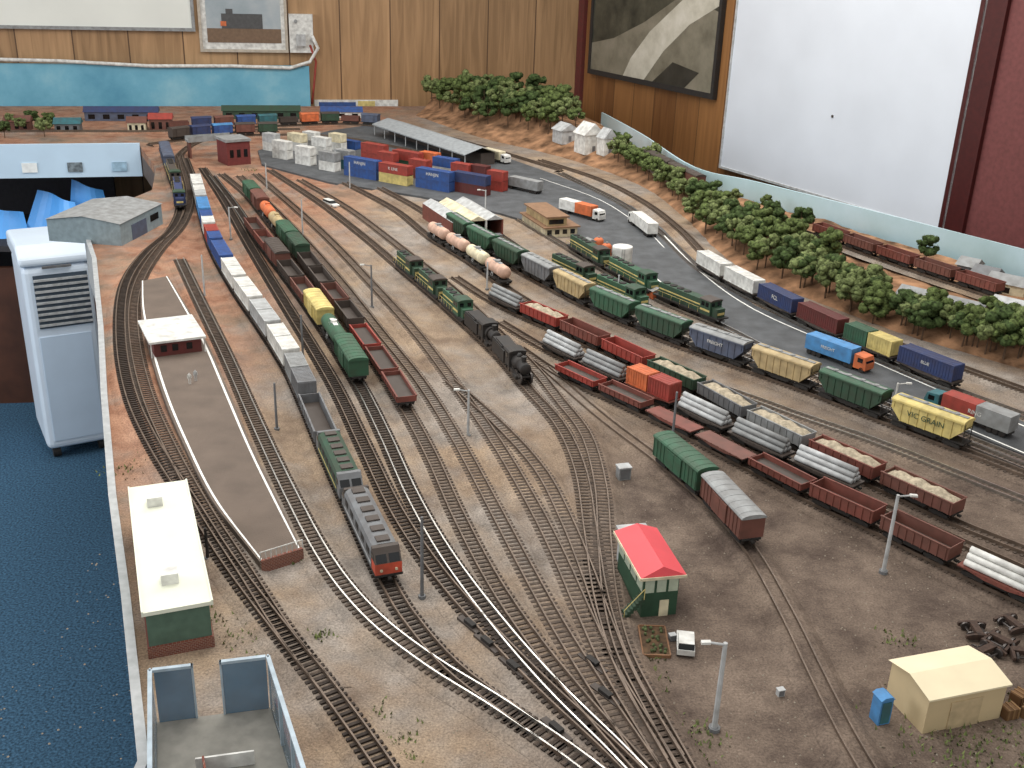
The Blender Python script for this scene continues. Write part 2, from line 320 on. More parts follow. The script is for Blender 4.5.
tag(mb.build('painted_backdrop',picmat('pale_backdrop',[(.64,.75,.76),(.70,.80,.83),(.77,.85,.89)],3)),'low pale blue-green backdrop strip curving along the right edge','backdrop')
# ---------------------------------------------------------------- asphalt
def pad(pts,z,mt,name,label,cat,extra=0):
    w=[P(x,y) for x,y in pts]
    return tag(MB().ext([(v.x,v.y) for v in w],T+.0002,T+z,'z').build(name,mt),label,cat)
asph=mat('asphalt',(.31,.32,.33),.75,0,.2,30,.5,600)
pad([(258,152),(330,132),(372,126),(480,150),(560,178),(632,208),(662,230),(700,270),(755,308),(850,350),(930,386),(1030,428),(1100,456),(1100,490),(1030,461),(930,420),(835,382),(745,342),(690,312),(640,272),(590,242),(500,215),(420,198),(330,184),(262,166)],.0060,asph,'asphalt_yard','dark grey asphalt container yard and road sweeping to the right','road')
def stripe(pts,w,z,mt,name,label,cat):
    ws=resamp(cr([P(*q) for q in pts],5),40); vs=[]
    for i,a in enumerate(ws):
        dd=(ws[min(39,i+1)]-ws[max(0,i-1)]).normalized(); nn=Vector((-dd.y,dd.x,0))*w/2; h=Vector((0,0,z))
        vs+=[a-nn+h,a+nn+h]
    return tag(MB().add(vs,[(i*2,i*2+1,i*2+3,i*2+2) for i in range(39)]).build(name,mt),label,cat)
wl=mat('road_paint',(.92,.92,.90),.6)
stripe([(645,272),(692,309),(745,339),(835,379),(930,417),(1024,457)],.004,.0066,wl,'road_marking','white line along the near edge of the asphalt road','road marking')
stripe([(664,238),(702,276),(755,313),(850,355),(930,390),(1024,430)],.004,.0066,wl,'road_marking','white line along the far edge of the asphalt road','road marking')
stripe([(540,180),(600,202),(645,232),(664,250)],.003,.0066,wl,'road_marking','short white line on the asphalt bend near the tents','road marking')
# ---------------------------------------------------------------- tracks
RT=.0105
sleep=mat('sleeper_wood',(.33,.28,.24),.85,0,.3,120); sleepd=mat('dark_sleeper_wood',(.22,.18,.15),.85,0,.3,120); railm=mat('rail_steel',(.42,.36,.31),.5,.3,.2,60); railb=mat('glint_rail',(.72,.71,.69),.28,.9,.1,60)  # second, paler rail colour paints the silvery glare onto some tracks
PATH={}; NT=[0]
def rail_path(pts,z=0):
    w=[P(x,y,z) for x,y in pts]; c=cr(w,10); ln=sum((b-a).length for a,b in zip(c,c[1:])); return resamp(c,max(20,int(ln/.02))),ln
def track(key,pts,label,z=0,bury=.0050,rm=None,sm=None):
    path,ln=rail_path(pts,z); PATH[key]=path; NT[0]+=1; dz=NT[0]*.00002
    t=thing('railway_track',label,'railway track',path[0])
    o=path[0]
    q=[p-o for p in path]; n=len(q)
    tan=[(q[min(n-1,i+1)]-q[max(0,i-1)]).normalized() for i in range(n)]; nor=[Vector((-a.y,a.x,0)) for a in tan]
    mb=MB(); pf=[(-.028,0.0003),(-.0175,bury+dz),(.0175,bury+dz),(.028,.0003)]
    vs=[q[i]+nor[i]*a+Vector((0,0,b)) for i in range(n) for a,b in pf]
    mb.add(vs,[(i*4+j,i*4+j+1,i*4+j+5,i*4+j+4) for i in range(n-1) for j in range(3)]); mb.build('ballast',GM,t)
    for s in (-1,1):
        mb=MB(); pf=[(-.0009,.005),(-.0009,RT),(.0009,RT),(.0009,.005)]
        vs=[q[i]+nor[i]*(s*.00825+a)+Vector((0,0,b)) for i in range(n) for a,b in pf]
        mb.add(vs,[(i*4+j,i*4+j+1,i*4+j+5,i*4+j+4) for i in range(n-1) for j in range(3)]); mb.build('rail',rm or railm,t)
    mb=MB(); ns_=int(ln/.0088); sp=resamp(q,ns_)
    for i in range(ns_-1):
        a=sp[i]; dd=(sp[i+1]-sp[i]); an=math.atan2(dd.y,dd.x)+random.uniform(-.03,.03); M=Matrix.Translation(a)@Matrix.Rotation(an,4,'Z')
        mb.box(-.0019,.0019,-.0145,.0145,.003,.0065,M)
    s=mb.build('sleepers',sm or sleep,t); s['kind']='stuff'
track('A',[(163,150),(172,178),(181,206),(172,232),(148,254),(130,278),(122,305),(122,350),(132,400),(155,450),(190,505),(228,565),(278,632),(328,695),(385,775),(430,850)],'outer curved track beside the left edge of the layout',0,.0042,None,sleepd)
track('B',[(180,158),(190,195),(183,225),(160,252),(142,280),(134,310),(136,350),(148,400),(172,455),(207,518),(244,575),(286,640),(330,697)],'curved track between the outer track and the platform left side')
track('C',[(180,262),(198,300),(228,362),(258,430),(291,500),(328,568),(372,622),(430,668),(500,712),(590,775),(660,840)],'track along the right side of the platform',0,.0045,railb)
track('D',[(185,160),(196,190),(204,220),(214,252),(236,292),(262,330),(288,370),(307,410),(327,457),(352,512),(390,592),(418,635),(455,676),(508,716),(595,778),(660,830)],'track under the long blue and white container train',0,.0045,None,sleepd)
track('E',[(203,170),(224,202),(250,248),(280,298),(312,350),(338,395),(362,445),(396,515),(438,578),(490,638),(545,694),(605,750),(645,790)],'empty track just right of the container train',0,.0045,None,sleepd)
track('F',[(212,178),(235,208),(255,238),(278,268),(302,300),(328,338),(360,390),(385,440),(412,500),(446,560),(494,625),(550,690),(612,752),(650,792)],'track under the train ending in the green tank wagon',0,.0045,railb,sleepd)
track('Gt',[(222,176),(248,198),(272,228),(298,260),(322,292),(347,325),(377,367),(407,415),(432,462),(458,520),(492,585),(532,645),(582,708),(636,770),(665,800)],'track under the train ending in red open wagons')
track('Hh',[(240,178),(290,228),(335,278),(380,335),(420,385),(455,440),(490,505),(524,570),(558,632),(600,700),(650,775)],'empty yard track right of the red open wagons',0,.0056)
track('I',[(256,176),(320,233),(370,285),(415,335),(455,388),(495,445),(532,508),(558,560),(584,620),(612,680),(655,752),(678,790)],'empty yard track left of the green locomotives',0,.0056)
track('J',[(270,172),(320,205),(365,240),(402,272),(435,300),(465,327),(500,360),(528,393),(560,430),(580,475),(590,535),(599,595),(616,655),(645,715),(688,790)],'track under the green and black locomotives')
track('K',[(300,182),(350,212),(400,250),(450,290),(490,328),(530,368),(560,405),(586,440),(600,490),(604,545),(609,600),(622,655),(650,712),(692,788)],'empty track crossing the yard centre beside the load wagons',0,.0056)
track('R5',[(345,185),(395,212),(430,240),(470,265),(508,292),(545,315),(600,345),(640,370)],'track under the cream tank wagons')
track('R4',[(380,190),(420,212),(462,242),(500,264),(545,288),(590,312),(640,334),(700,357),(760,378),(820,400),(880,424),(975,460),(1040,485),(1120,515)],'track under the long grain hopper train')
track('R1',[(455,280),(490,303),(530,323),(580,345),(640,374),(700,402),(760,436),(830,470),(900,502),(960,530),(1040,562),(1120,595)],'track under the sand wagons at right')
track('R2',[(500,325),(545,352),(600,380),(650,403),(700,427),(760,457),(830,488),(900,520),(970,552),(1050,588)],'track under the wagons carrying grey pipes')
track('R3',[(520,352),(562,380),(620,407),(680,436),(740,468),(800,500),(870,533),(930,563),(1024,608),(1100,640)],'track under the red flat wagons nearest the signal box')
track('L1',[(545,372),(600,420),(660,466),(705,505),(748,553),(785,618),(815,680),(845,740),(880,800)],'half-buried track under the green and brown vans',0,.0063)
track('L2',[(450,385),(500,430),(540,475),(566,525),(588,580),(606,632),(630,690),(675,765)],'diverging track into the bottom centre junction',0,.0056)
track('R6',[(640,374),(720,392),(800,420),(880,448),(960,480),(1040,512),(1120,545)],'empty track with glinting rails between grain train and gravel train',0,.0056,railb)
track('Q1',[(500,238),(548,270),(600,296),(648,318),(720,349),(800,384),(880,414),(960,446),(1040,478)],'depot track under the nearer row of green locomotives',0,.005,railb)
track('Q2',[(520,222),(570,252),(620,282),(670,308),(724,331),(790,366),(860,399),(940,432),(1030,468)],'depot track under the farther row of green locomotives',0,.005,railb)
track('S1',[(560,175),(620,205),(660,235),(695,268),(730,290),(783,318),(830,341),(880,363),(930,385),(960,396),(1024,420),(1120,458)],'track under the right container train',0,.005,railb)
track('S2',[(540,162),(600,182),(645,205),(680,232),(712,264),(755,290),(830,322),(920,356),(1024,394),(1120,428)],'curving track at the foot of the earth bank')
track('U1',[(640,162),(700,194),(780,226),(820,240),(880,262),(950,286),(1024,310),(1110,338)],'raised rear track behind the trees',.040)
track('K1',[(-60,134),(60,133),(150,133),(230,130),(300,127),(350,126),(420,133),(480,148),(560,172)],'rear track along the back of the layout')
track('K2',[(150,146),(200,140),(260,137),(330,138),(400,150),(460,165),(520,185)],'second rear track passing behind the container stacks')
track('K3',[(176,176),(178,160),(190,148),(215,138),(250,132),(300,131)],'tight curve linking the left tracks to the rear')
# ---------------------------------------------------------------- rolling stock
darkm=mat('underframe_black',(.16,.15,.14),.75,.1,.2,200); wheelm=mat('wheel_steel',(.33,.31,.30),.4,.7,.1,100); glassd=mat('dark_glass',(.06,.07,.08),.15)
_bg={}
def bogies(t,L,detail,ax=2):
    for a_ in (2,3):
        if (a_,) in _bg: continue
        h=.014 if a_==2 else .021; mb=MB()
        for s in (-1,1):
            mb.ext([(-h,.0045),(-h*.6,.0035),(h*.6,.0035),(h,.0045),(h,.0078),(h*.5,.0092),(-h*.5,.0092),(-h,.0078)],s*.0125-.001,s*.0125+.001,'y')
        mb.box(-.003,.003,-.012,.012,.006,.011)
        fr=mb.mesh('bogie',darkm)
        w=MB()
        for s in (-1,1): w.cyl((0,s*.0075,.0052),(0,s*.0098,.0052),.0052,.0052,12)
        w.cyl((0,-.0125,.0052),(0,.0125,.0052),.0011,.0011,6)
        _bg[(a_,)]=(fr,w.mesh('wheelset',wheelm))
    fr,w=_bg[(ax,)]
    for s in (-1,1):
        b=link('bogie',fr,t,(s*(L/2-(.020 if ax==2 else .03)),0,0))
        for x in ((-.009,.009) if ax==2 else (-.015,0,.015)):
            link('wheelset',w,b,(x,0,0))
def couplers(t,L):
    for s in (-1,1): MB().box(s*L/2-(.0 if s>0 else .005),s*L/2+(.005 if s>0 else 0),-.002,.002,.008,.0105).build('coupler',darkm,t)
def underframe(t,L,z0=.0092,z1=.0125,w=.013,mt=None):
    MB().ext([(-L/2,z1),(-L/2,z0+.001),(-L*.16,z0+.001),(-L*.13,.0055),(L*.13,.0055),(L*.16,z0+.001),(L/2,z0+.001),(L/2,z1)],-w,w,'y').build('underframe',mt or darkm,t); couplers(t,L)
def roofprof(w,z,rise,n=6):
    return [(-w,z)]+[(-w*math.cos(PI*i/n),z+.001+rise*math.sin(PI*i/n)) for i in range(n+1)]+[(w,z)]
def wagon(kind,L,col,col2,label,cat,loc,rz,group,detail,txt=None):
    t=thing({'hopper':'hopper_wagon','van':'covered_wagon','tank':'tank_wagon','open':'open_wagon','flat':'flat_wagon','hood':'diesel_locomotive','cab':'diesel_locomotive','steam':'steam_locomotive'}[kind],label,cat,loc,rz,group)
    c=pm(col); c2=pm(col2) if col2 else c; h=L/2
    if kind in('hopper','van','tank','open','flat'): underframe(t,L); bogies(t,L,detail)
    if kind=='hopper':
        mb=MB(); pf=[(-h+.004,.046),(-h+.004,.033),(-h+.022,.0145),(h-.022,.0145),(h-.004,.033),(h-.004,.046)]; mb.ext(pf,-.0155,.0155,'y')
        n=9
        for i in range(n):
            x=-h+.008+(L-.016)*i/(n-1); zl=.0145 if abs(x)<h-.022 else .034
            for s in (-1,1): mb.box(x-.0007,x+.0007,min(s*.0155,s*.0168),max(s*.0155,s*.0168),zl,.046)
        for s in (-1,1): mb.box(-h+.003,h-.003,min(s*.0155,s*.0172),max(s*.0155,s*.0172),.0445,.0465)
        mb.build('body',c,t)
        MB().ext(roofprof(.0165,.0465,.0035),-h+.003,h-.003,'x').build('roof',c2,t)
        MB().box(-h+.006,h-.006,-.0035,.0035,.0512,.0522).build('roof_walkway',pm('grey'),t)
        mb=MB()
        for i in range(4): x=-h+.025+(L-.05)*i/3; mb.cyl((x,0,.0515),(x,0,.0535),.0045,.0045,8)
        mb.each('roof_hatch',pm('grey'),t)
        mb=MB()
        for x in (-.022,0,.022): mb.ext([(x-.009,.0145),(x+.009,.0145),(x+.003,.005),(x-.003,.005)],-.009,.009,'y')
        mb.each('discharge_chute',darkm,t)
        for sx in (-1,1):
            mb=MB()
            for sy in (-.012,.012): mb.cyl((sx*(h-.003),sy,.0125),(sx*(h-.003),sy,.044),.0006,.0006,5)
            for z in (.018,.024,.03,.036): mb.cyl((sx*(h-.003),-.012,z),(sx*(h-.003),.012,z),.0005,.0005,4)
            mb.build('end_ladder',darkm,t)
    elif kind=='van':
        mb=MB(); mb.box(-h+.002,h-.002,-.0165,.0165,.0125,.041); n=12
        for i in range(n+1):
            x=-h+.004+(L-.008)*i/n
            for s in (-1,1): mb.box(x-.0006,x+.0006,min(s*.0165,s*.0174),max(s*.0165,s*.0174),.013,.0405)
        mb.build('body',c,t)
        mb=MB(); mb.ext(roofprof(.0175,.041,.005,8),-h,h,'x')
        for i in range(8): x=-h+.01+(L-.02)*i/7; mb.ext(roofprof(.0178,.041,.0054,8),x-.0005,x+.0005,'x')
        mb.build('roof',c2,t)
        for s in (-1,1):
            mb=MB(); mb.box(-.02,.02,min(s*.0174,s*.0186),max(s*.0174,s*.0186),.0135,.0395); mb.box(-.0008,.0008,min(s*.0186,s*.019),max(s*.0186,s*.019),.0135,.0395); mb.build('door',c,t)
    elif kind=='tank':
        r=.0145; pr=[(.003,-h+.004),(r*.7,-h+.006),(r*.95,-h+.010),(r,-h+.016),(r,h-.016),(r*.95,h-.010),(r*.7,h-.006),(.003,h-.004)]
        MB().lathe(pr,'x',(0,0,.0285),16).build('tank',c,t,True)
        mb=MB(); mb.cyl((0,0,.041),(0,0,.047),.006,.006,12); mb.box(-.02,.02,-.004,.004,.0425,.0435); mb.build('hatch',c2,t)
        mb=MB()
        for x in (-h*.6,h*.6,0): mb.ext([(-.012,.012),(.012,.012),(.010,.022),(-.010,.022)],x-.002,x+.002,'x')
        mb.each('saddle',darkm,t)
        for s in (-1,1):
            mb=MB()
            for x in (-.004,.004): mb.cyl((x,s*.0155,.012),(x,s*.008,.042),.0005,.0005,5)
            mb.box(-.004,.004,s*.014-.0003,s*.014+.0003,.018,.019); mb.build('ladder',pm('lgrey'),t)
    elif kind=='open':
        mb=MB(); hh=.030 if col2!='low' else .022
        mb.box(-h+.001,h-.001,-.016,.016,.0125,.0145)
        for s in (-1,1):
            mb.box(-h+.001,h-.001,min(s*.016,s*.0148),max(s*.016,s*.0148),.0145,hh); mb.box(s*(h-.001)-(.0012 if s>0 else 0),s*(h-.001)+(0 if s>0 else .0012),-.0148,.0148,.0145,hh)
            for i in range(9): x=-h+.005+(L-.01)*i/8; mb.box(x-.0008,x+.0008,min(s*.016,s*.0172),max(s*.016,s*.0172),.0125,hh-.001)
            mb.box(-h,h,min(s*.0145,s*.0170),max(s*.0145,s*.0170),hh,hh+.0012)
        mb.build('body',c,t)
        MB().box(-h+.003,h-.003,-.0146,.0146,.0145,.0152).build('floor_boards',pm('dark'),t)
    elif kind=='flat':
        mb=MB(); mb.box(-h,h,-.0155,.0155,.0125,.0142)
        for s in (-1,1):
            mb.ext([(-h,.0142),(-h+.02,.0118),(-h*.3,.0095),(h*.3,.0095),(h-.02,.0118),(h,.0142)],s*.0155-.0006,s*.0155+.0006,'y')
            for i in range(7): x=-h+.01+(L-.02)*i/6; mb.box(x-.0007,x+.0007,s*.0163-.0005,s*.0163+.0005,.0125,.0155)
        mb.build('deck',c,t)
    elif kind in('hood','cab'):
        bogies(t,L,detail,3)
        mb=MB(); mb.box(-h,h,-.0165,.0165,.0105,.0132); mb.build('chassis',darkm,t)
        MB().ext([(-.02,.0105),(.02,.0105),(.016,.0035),(-.016,.0035)],-.012,.012,'y').build('fuel_tank',darkm,t)
        couplers(t,L)
        if kind=='hood':
            mb=MB(); mb.box(-h+.012,h-.052,-.0108,.0108,.0132,.040); mb.box(h-.022,h-.006,-.0108,.0108,.0132,.031); mb.each('hood',c,t)
            mb=MB(); mb.box(h-.052,h-.022,-.0160,.0160,.0132,.043); mb.build('cab',c,t)
            MB().ext(roofprof(.0165,.043,.003),h-.054,h-.020,'x').build('cab_roof',pm('dgreen') if col!='dgreen' else pm('dark'),t)
            mb=MB(); 
            for s in (-1,1):
                for x in (h-.048,h-.036): mb.box(x,x+.009,s*.0161-.0003,s*.0161+.0003,.031,.040)
            for x in (h-.0217,h-.0523):
                for y in (-.012,.004): mb.box(x-.0003,x+.0003,y,y+.008,.033,.040)
            mb.each('window',glassd,t)
            mb=MB()
            for s in (-1,1): mb.box(-h+.014,h-.054,s*.0110-.0003,s*.0110+.0003,.027,.0295); mb.box(h-.051,h-.023,s*.0162-.0003,s*.0162+.0003,.021,.025)
            mb.box(h-.0062,h-.0055,-.009,.009,.018,.023); mb.box(-h+.0113,-h+.012,-.009,.009,.018,.024)
            mb.each('stripe',c2,t)
            mb=MB()
            for i in range(4): x=-h+.024+i*.022; mb.cyl((x,0,.040),(x,0,.0418),.008,.008,12)
            mb.each('roof_fan',darkm,t)
            for s in (-1,1):
                mb=MB()
                mb.cyl((-h+.003,s*.0158,.024),(h-.055,s*.0158,.024),.0004,.0004,5)
                for i in range(6): x=-h+.003+(L-.06)*i/5; mb.cyl((x,s*.0158,.013),(x,s*.0158,.024),.0004,.0004,5)
                mb.build('handrail',pm('yellow'),t)
        else:
            mb=MB(); mb.ext([(-.0165,.0132),(.0165,.0132),(.0165,.036),(.0145,.041),(.009,.0435),(-.009,.0435),(-.0145,.041),(-.0165,.036)],-h+.020,h-.020,'x'); mb.build('body',c,t)
            for s in (-1,1):
                xx=lambda v:s*v
                MB().ext([(xx(h-.020),.0132),(xx(h-.001),.0132),(xx(h-.002),.027),(xx(h-.020),.027)],-.0160,.0160,'y').build('nose',c2 if (s>0 or col2!='nose') else c,t)
                MB().ext([(xx(h-.020),.0272),(xx(h-.002),.0272),(xx(h-.010),.037),(xx(h-.014),.0425),(xx(h-.020),.0430)],-.0160,.0160,'y').build('cab',pm('mgrey') if col2!='nose' else pm('dark'),t)
                mb=MB()
                for y in (-.014,.0015):
                    a=(xx(h-.0030),.0285); b=(xx(h-.0092),.0362); mb.add([(a[0]+s*.0008,y,a[1]),(a[0]+s*.0008,y+.0125,a[1]),(b[0]+s*.0008,y+.0125,b[1]),(b[0]+s*.0008,y,b[1])],[(0,1,2,3)])
                mb.each('windscreen',glassd,t); mb=MB()
                for sy in (-1,1): mb.box(min(xx(h-.018),xx(h-.010)),max(xx(h-.018),xx(h-.010)),sy*.0162-.0003,sy*.0162+.0003,.029,.036)
                mb.each('window',glassd,t)
                mb=MB(); 
                for y in (-.009,.009): mb.cyl((xx(h-.001),y,.019),(xx(h+.0005),y,.019),.0018,.0018,8)
                mb.each('headlight',pm('cream'),t)
            mb=MB(); n=6
            for i in range(n): x=-h+.03+(L-.06)*i/(n-1); mb.box(x-.006,x+.006,-.008,.008,.0435,.0455)
            mb.each('roof_grille',pm('dark'),t)
            mb=MB()
            for s in (-1,1):
                for i in range(5): x=-h+.035+(L-.07)*i/4; mb.box(x-.007,x+.007,s*.0167-.0003,s*.0167+.0003,.026,.035)
            mb.each('side_grille',darkm,t)
            mb=MB()
            for s in (-1,1): mb.box(-h+.021,h-.021,s*.0167-.0003,s*.0167+.0003,.018,.0195)
            mb.each('stripe',pm('lgrey') if col2=='nose' else pm('yellow'),t)
    elif kind=='steam':
        z=.026; b0=-h+.085
        MB().lathe([(.009,h-.006),(.0105,h-.008),(.0105,h-.03),(.011,h-.03),(.0125,b0+.03),(.0125,b0+.02)],'x',(0,0,z),16).build('boiler',c,t,True)
        mb=MB(); mb.box(b0,h-.004,-.013,.013,.012,.0145); mb.box(b0+.0,b0+.02,-.0105,.0105,.0145,.036); mb.build('running_board',c,t)
        mb=MB(); mb.box(b0-.006,b0+.018,-.0155,.0155,.0145,.040); mb.ext(roofprof(.017,.040,.004),b0-.010,b0+.02,'x'); mb.build('cab',c,t)
        mb=MB()
        for s in (-1,1): mb.box(b0,b0+.01,s*.0157-.0003,s*.0157+.0003,.029,.037)
        mb.each('window',glassd,t)
        mb=MB(); mb.cyl((h-.018,0,.035),(h-.018,0,.046),.0038,.0048,10); mb.build('chimney',c,t)
        mb=MB(); mb.lathe([(.005,.036),(.005,.040),(.003,.043),(.0005,.0438)],'z',(h-.042,0,0),12); mb.lathe([(.005,.036),(.005,.041),(.003,.0435),(.0005,.0442)],'z',(h-.062,0,0),12); mb.each('dome',c,t,True)
        mb=MB()
        for x in (b0+.022,b0+.042,b0+.062):
            for s in (-1,1): mb.cyl((x,s*.0082,.0095),(x,s*.011,.0095),.0095,.0095,16)
        for x in (h-.020,b0-.0+.0):
            for s in (-1,1): mb.cyl((x,s*.0082,.0055),(x,s*.0105,.0055),.0055,.0055,12)
        mb.each('driving_wheel',wheelm,t)
        mb=MB()
        for s in (-1,1): mb.box(b0+.02,h-.02,s*.0125-.0006,s*.0125+.0006,.008,.0095)
        mb.each('rod',wheelm,t); mb=MB()
        for s in (-1,1): mb.box(h-.028,h-.012,s*.0135-.003,s*.0135+.003,.007,.013)
        mb.each('cylinder_block',c,t)
        mb=MB(); mb.box(-h+.002,b0-.014,-.0155,.0155,.0105,.033); mb.box(-h+.002,b0-.03,-.014,.014,.033,.036); mb.build('tender',c,t)
        mb=MB(); mb.box(-h+.012,b0-.018,-.012,.012,.033,.038); mb.build('coal',pm('black'),t)
        for x in (-h+.02,b0-.03): link('wheelset',_bg[(2,)][1],t,(x,0,0)); link('wheelset',_bg[(2,)][1],t,(x+.011,0,0))
    if txt:
        s_,sz,tc,y,z=txt
        for s in (-1,1):
            lettering(t,s_,sz,(0,s*y,z),(PI/2,0,0 if s<0 else PI),pm(tc))
    return t
_ct={}
def container(L,col,label,loc,rz,group,txt=None,h=.030):
    key=(round(L,3),col,txt,h)
    if key in _ct:
        c=copytree(_ct[key]); c.location=loc; c.rotation_euler=(0,0,rz); tag(c,label,'shipping container',group); return c
    t=thing('shipping_container',label,'shipping container',loc,rz,group); x=L/2
    mb=MB(); mb.box(-x+.001,x-.001,-.0138,.0138,.0006,h-.0006)
    n=int(L/.006)
    for i in range(n):
        q=-x+.004+(L-.008)*i/(n-1)
        for s in (-1,1): mb.box(q-.0013,q+.0013,s*.0141-.0004,s*.0141+.0004,.003,h-.003)
        mb.box(q-.0013,q+.0013,-.0125,.0125,h-.0006,h-.0002)
    mb.build('body',pm(col),t)
    mb=MB()
    for sx in (-1,1):
        for sy in (-1,1): mb.box(sx*(x-.0012)-.0012,sx*(x-.0012)+.0012,sy*.0138-.0012,sy*.0138+.0012,0,h)
    for sy in (-1,1):
        for z in (.0009,h-.0009): mb.box(-x+.0024,x-.0024,sy*.0140-.0009,sy*.0140+.0009,z-.0009,z+.0009)
    mb.build('corner_frame',pm(col),t)
    mb=MB(); mb.box(x-.001,x-.0002,-.0125,.0125,.002,h-.002)
    for y in (-.008,-.003,.003,.008): mb.cyl((x,y,.002),(x,y,h-.002),.0004,.0004,5)
    mb.build('door',pm(col),t)
    if txt:
        for s in (-1,1): lettering(t,txt[0],txt[1],(0,s*.0148,h*.52),(PI/2,0,0 if s<0 else PI),pm(txt[2]))
    _ct[key]=t; return t
def pipes(L,col,label,loc,rz,group):
    t=thing('pipe_load',label,'pipe load',loc,rz,group); r=.0042; x=L/2
    for row,(n,z) in enumerate(((3,r),(2,r*2.75),(1,r*4.5))):
        for i in range(n):
            y=(i-(n-1)/2)*2*r*1.02
            mb=MB(); mb.cyl((-x,y,z),(x,y,z),r,r,10); mb.build('pipe',pm(col),t,True)
    return t
def sand(L,label,loc,rz,group,col=(.70,.65,.56)):
    n,m=16,6; vs=[];fs=[]
    for i in range(n+1):
        for j in range(m+1):
            u=i/n*2-1;v=j/m*2-1; z=.010+.010*(1-v*v)**.7*(1-abs(u)**5)*(.8+.25*math.sin(i*1.4+loc[0]*30)); vs.append((u*L/2,v*.0142,z+.0005))
    for i in range(n):
        for j in range(m): fs.append((i*(m+1)+j,(i+1)*(m+1)+j,(i+1)*(m+1)+j+1,i*(m+1)+j+1))
    o=MB().add(vs,fs).build('gravel_load',mat('sandy_gravel',col,.95,0,.25,150,1,500),None,True,loc,rz); return tag(o,label,'gravel load',group)
def nearest(path,w): return min(range(len(path)),key=lambda i:(path[i]-w).length)
def arclen(path):
    l=[0]
    for a,b in zip(path,path[1:]): l.append(l[-1]+(b-a).length)
    return l
def atlen(path,l,s):
    for i in range(len(l)-1):
        if l[i+1]>=s: return path[i].lerp(path[i+1],(s-l[i])/(l[i+1]-l[i]))
    return path[-1]
CW={'dgreen':'dark green','rbrown':'red-brown','lblue':'light blue','lgrey':'light grey','mgrey':'mid grey','slate':'slate blue','dark':'dark brown','navy':'navy blue'}
def rake(key,a,b,specs,train,group,detail=False,z=0):
    path=PATH[key]; l=arclen(path); sa=l[nearest(path,P(a[0],a[1],z))]; sb=l[nearest(path,P(b[0],b[1],z))]
    tw=sum(s.get('w',1) for s in specs); s=sa; n=len(specs)
    for i,sp in enumerate(specs):
        seg=(sb-sa)*sp.get('w',1)/tw; L=seg-.011; c0=atlen(path,l,s+seg*.12); c1=atlen(path,l,s+seg*.88); s+=seg
        mid=(c0+c1)/2; rz=math.atan2(c1.y-c0.y,c1.x-c0.x)
        loc=Vector((mid.x,mid.y,mid.z+RT)); o=ORD[n-1-i]
        where=('%s in the %s'%(o,train)) if n-1-i==0 else ('%s from near end of the %s'%(o,train))
        nm={'hopper':'hopper wagon','van':'covered wagon','tank':'tank wagon','open':'open wagon','flat':'flat wagon','hood':'diesel locomotive','cab':'diesel locomotive','steam':'steam locomotive'}[sp['k']]
        cat='locomotive' if 'locomotive' in nm else 'wagon'
        wagon(sp['k'],L,sp['c'],sp.get('c2'),'%s %s, %s'%(CW.get(sp['c'],sp['c']),nm,where),cat,loc,rz,group,detail,sp.get('t'))
        ld=sp.get('load')
        if ld:
            zz=.0143 if sp['k']=='flat' else .0153
            lc=loc+Vector((0,0,zz))
            if ld[0]=='box':
                cols=ld[1]; m=len(cols); cl=(L-.004)/m-.003
                for j,cc in enumerate(cols):
                    off=(j-(m-1)/2)*(cl+.003)
                    q=lc+Vector((math.cos(rz),math.sin(rz),0))*off
                    container(cl,cc,'%s container%s on %s wagon of the %s'%(CW.get(cc,cc),'' if m==1 else (' behind' if j==0 else ' in front'),o,train),q,rz,'containers on the '+train,ld[2] if len(ld)>2 else None)
            elif ld[0]=='pipes': pipes(L-.012,ld[1],'bundle of grey pipes on %s wagon of the %s'%(o,train),lc,rz,'pipe loads')
            elif ld[0]=='sand': sand(L-.006,'heaped pale gravel in %s wagon of the %s'%(o,train),lc,rz,'gravel loads')
W=lambda k,c,c2=None,**kw: dict(k=k,c=c,c2=c2,**kw)
bx=lambda cols,w=1,txt=None: W('flat','dark',load=('box',cols,txt) if txt else ('box',cols),w=w)
rake('D',(196,192),(392,594),[bx(['white']),bx(['white','lgrey']),bx(['lblue']),bx(['blue','white']),bx(['red','blue']),bx(['blue']),bx(['white','white']),bx(['white','white']),bx(['lgrey','lgrey']),bx(['white','white']),bx(['grey','mgrey']),W('open','mgrey'),W('cab','dgreen','mgrey',w=1.15),W('cab','mgrey','nose',w=1.25)],'platform-side container train','platform-side container train',True)
rake('F',(250,232),(361,392),[W('open','brown'),W('open','rbrown'),W('van','brown','dark'),W('open','dark'),W('open','brown'),W('van','yellow','yellow'),W('tank','green','white'),W('van','green','green')],'green-ended yard train','green-ended yard train',True)
rake('Gt',(248,198),(408,417),[W('van','green','green'),W('van','brown','brown'),W('tank','orange','orange'),W('tank','tan','tan'),W('van','green','green'),W('van','dgreen','dgreen'),W('open','dark'),W('open','dark'),W('open','brown'),W('open','dark'),W('open','red','low'),W('open','rbrown','low'),W('open','rbrown','low')],'red-ended yard train','red-ended yard train',True)
rake('J',(398,270),(528,393),[W('hood','dgreen','yellow'),W('hood','dgreen','yellow'),W('hood','green','yellow'),W('steam','black'),W('steam','black',w=1.1)],'locomotive line in mid yard','locomotive line',True)
rake('R5',(430,240),(508,292),[W('tank','pink','grey'),W('tank','pink','grey'),W('tank','cream','grey'),W('tank','pink','grey')],'short cream tanker row','tank wagons')
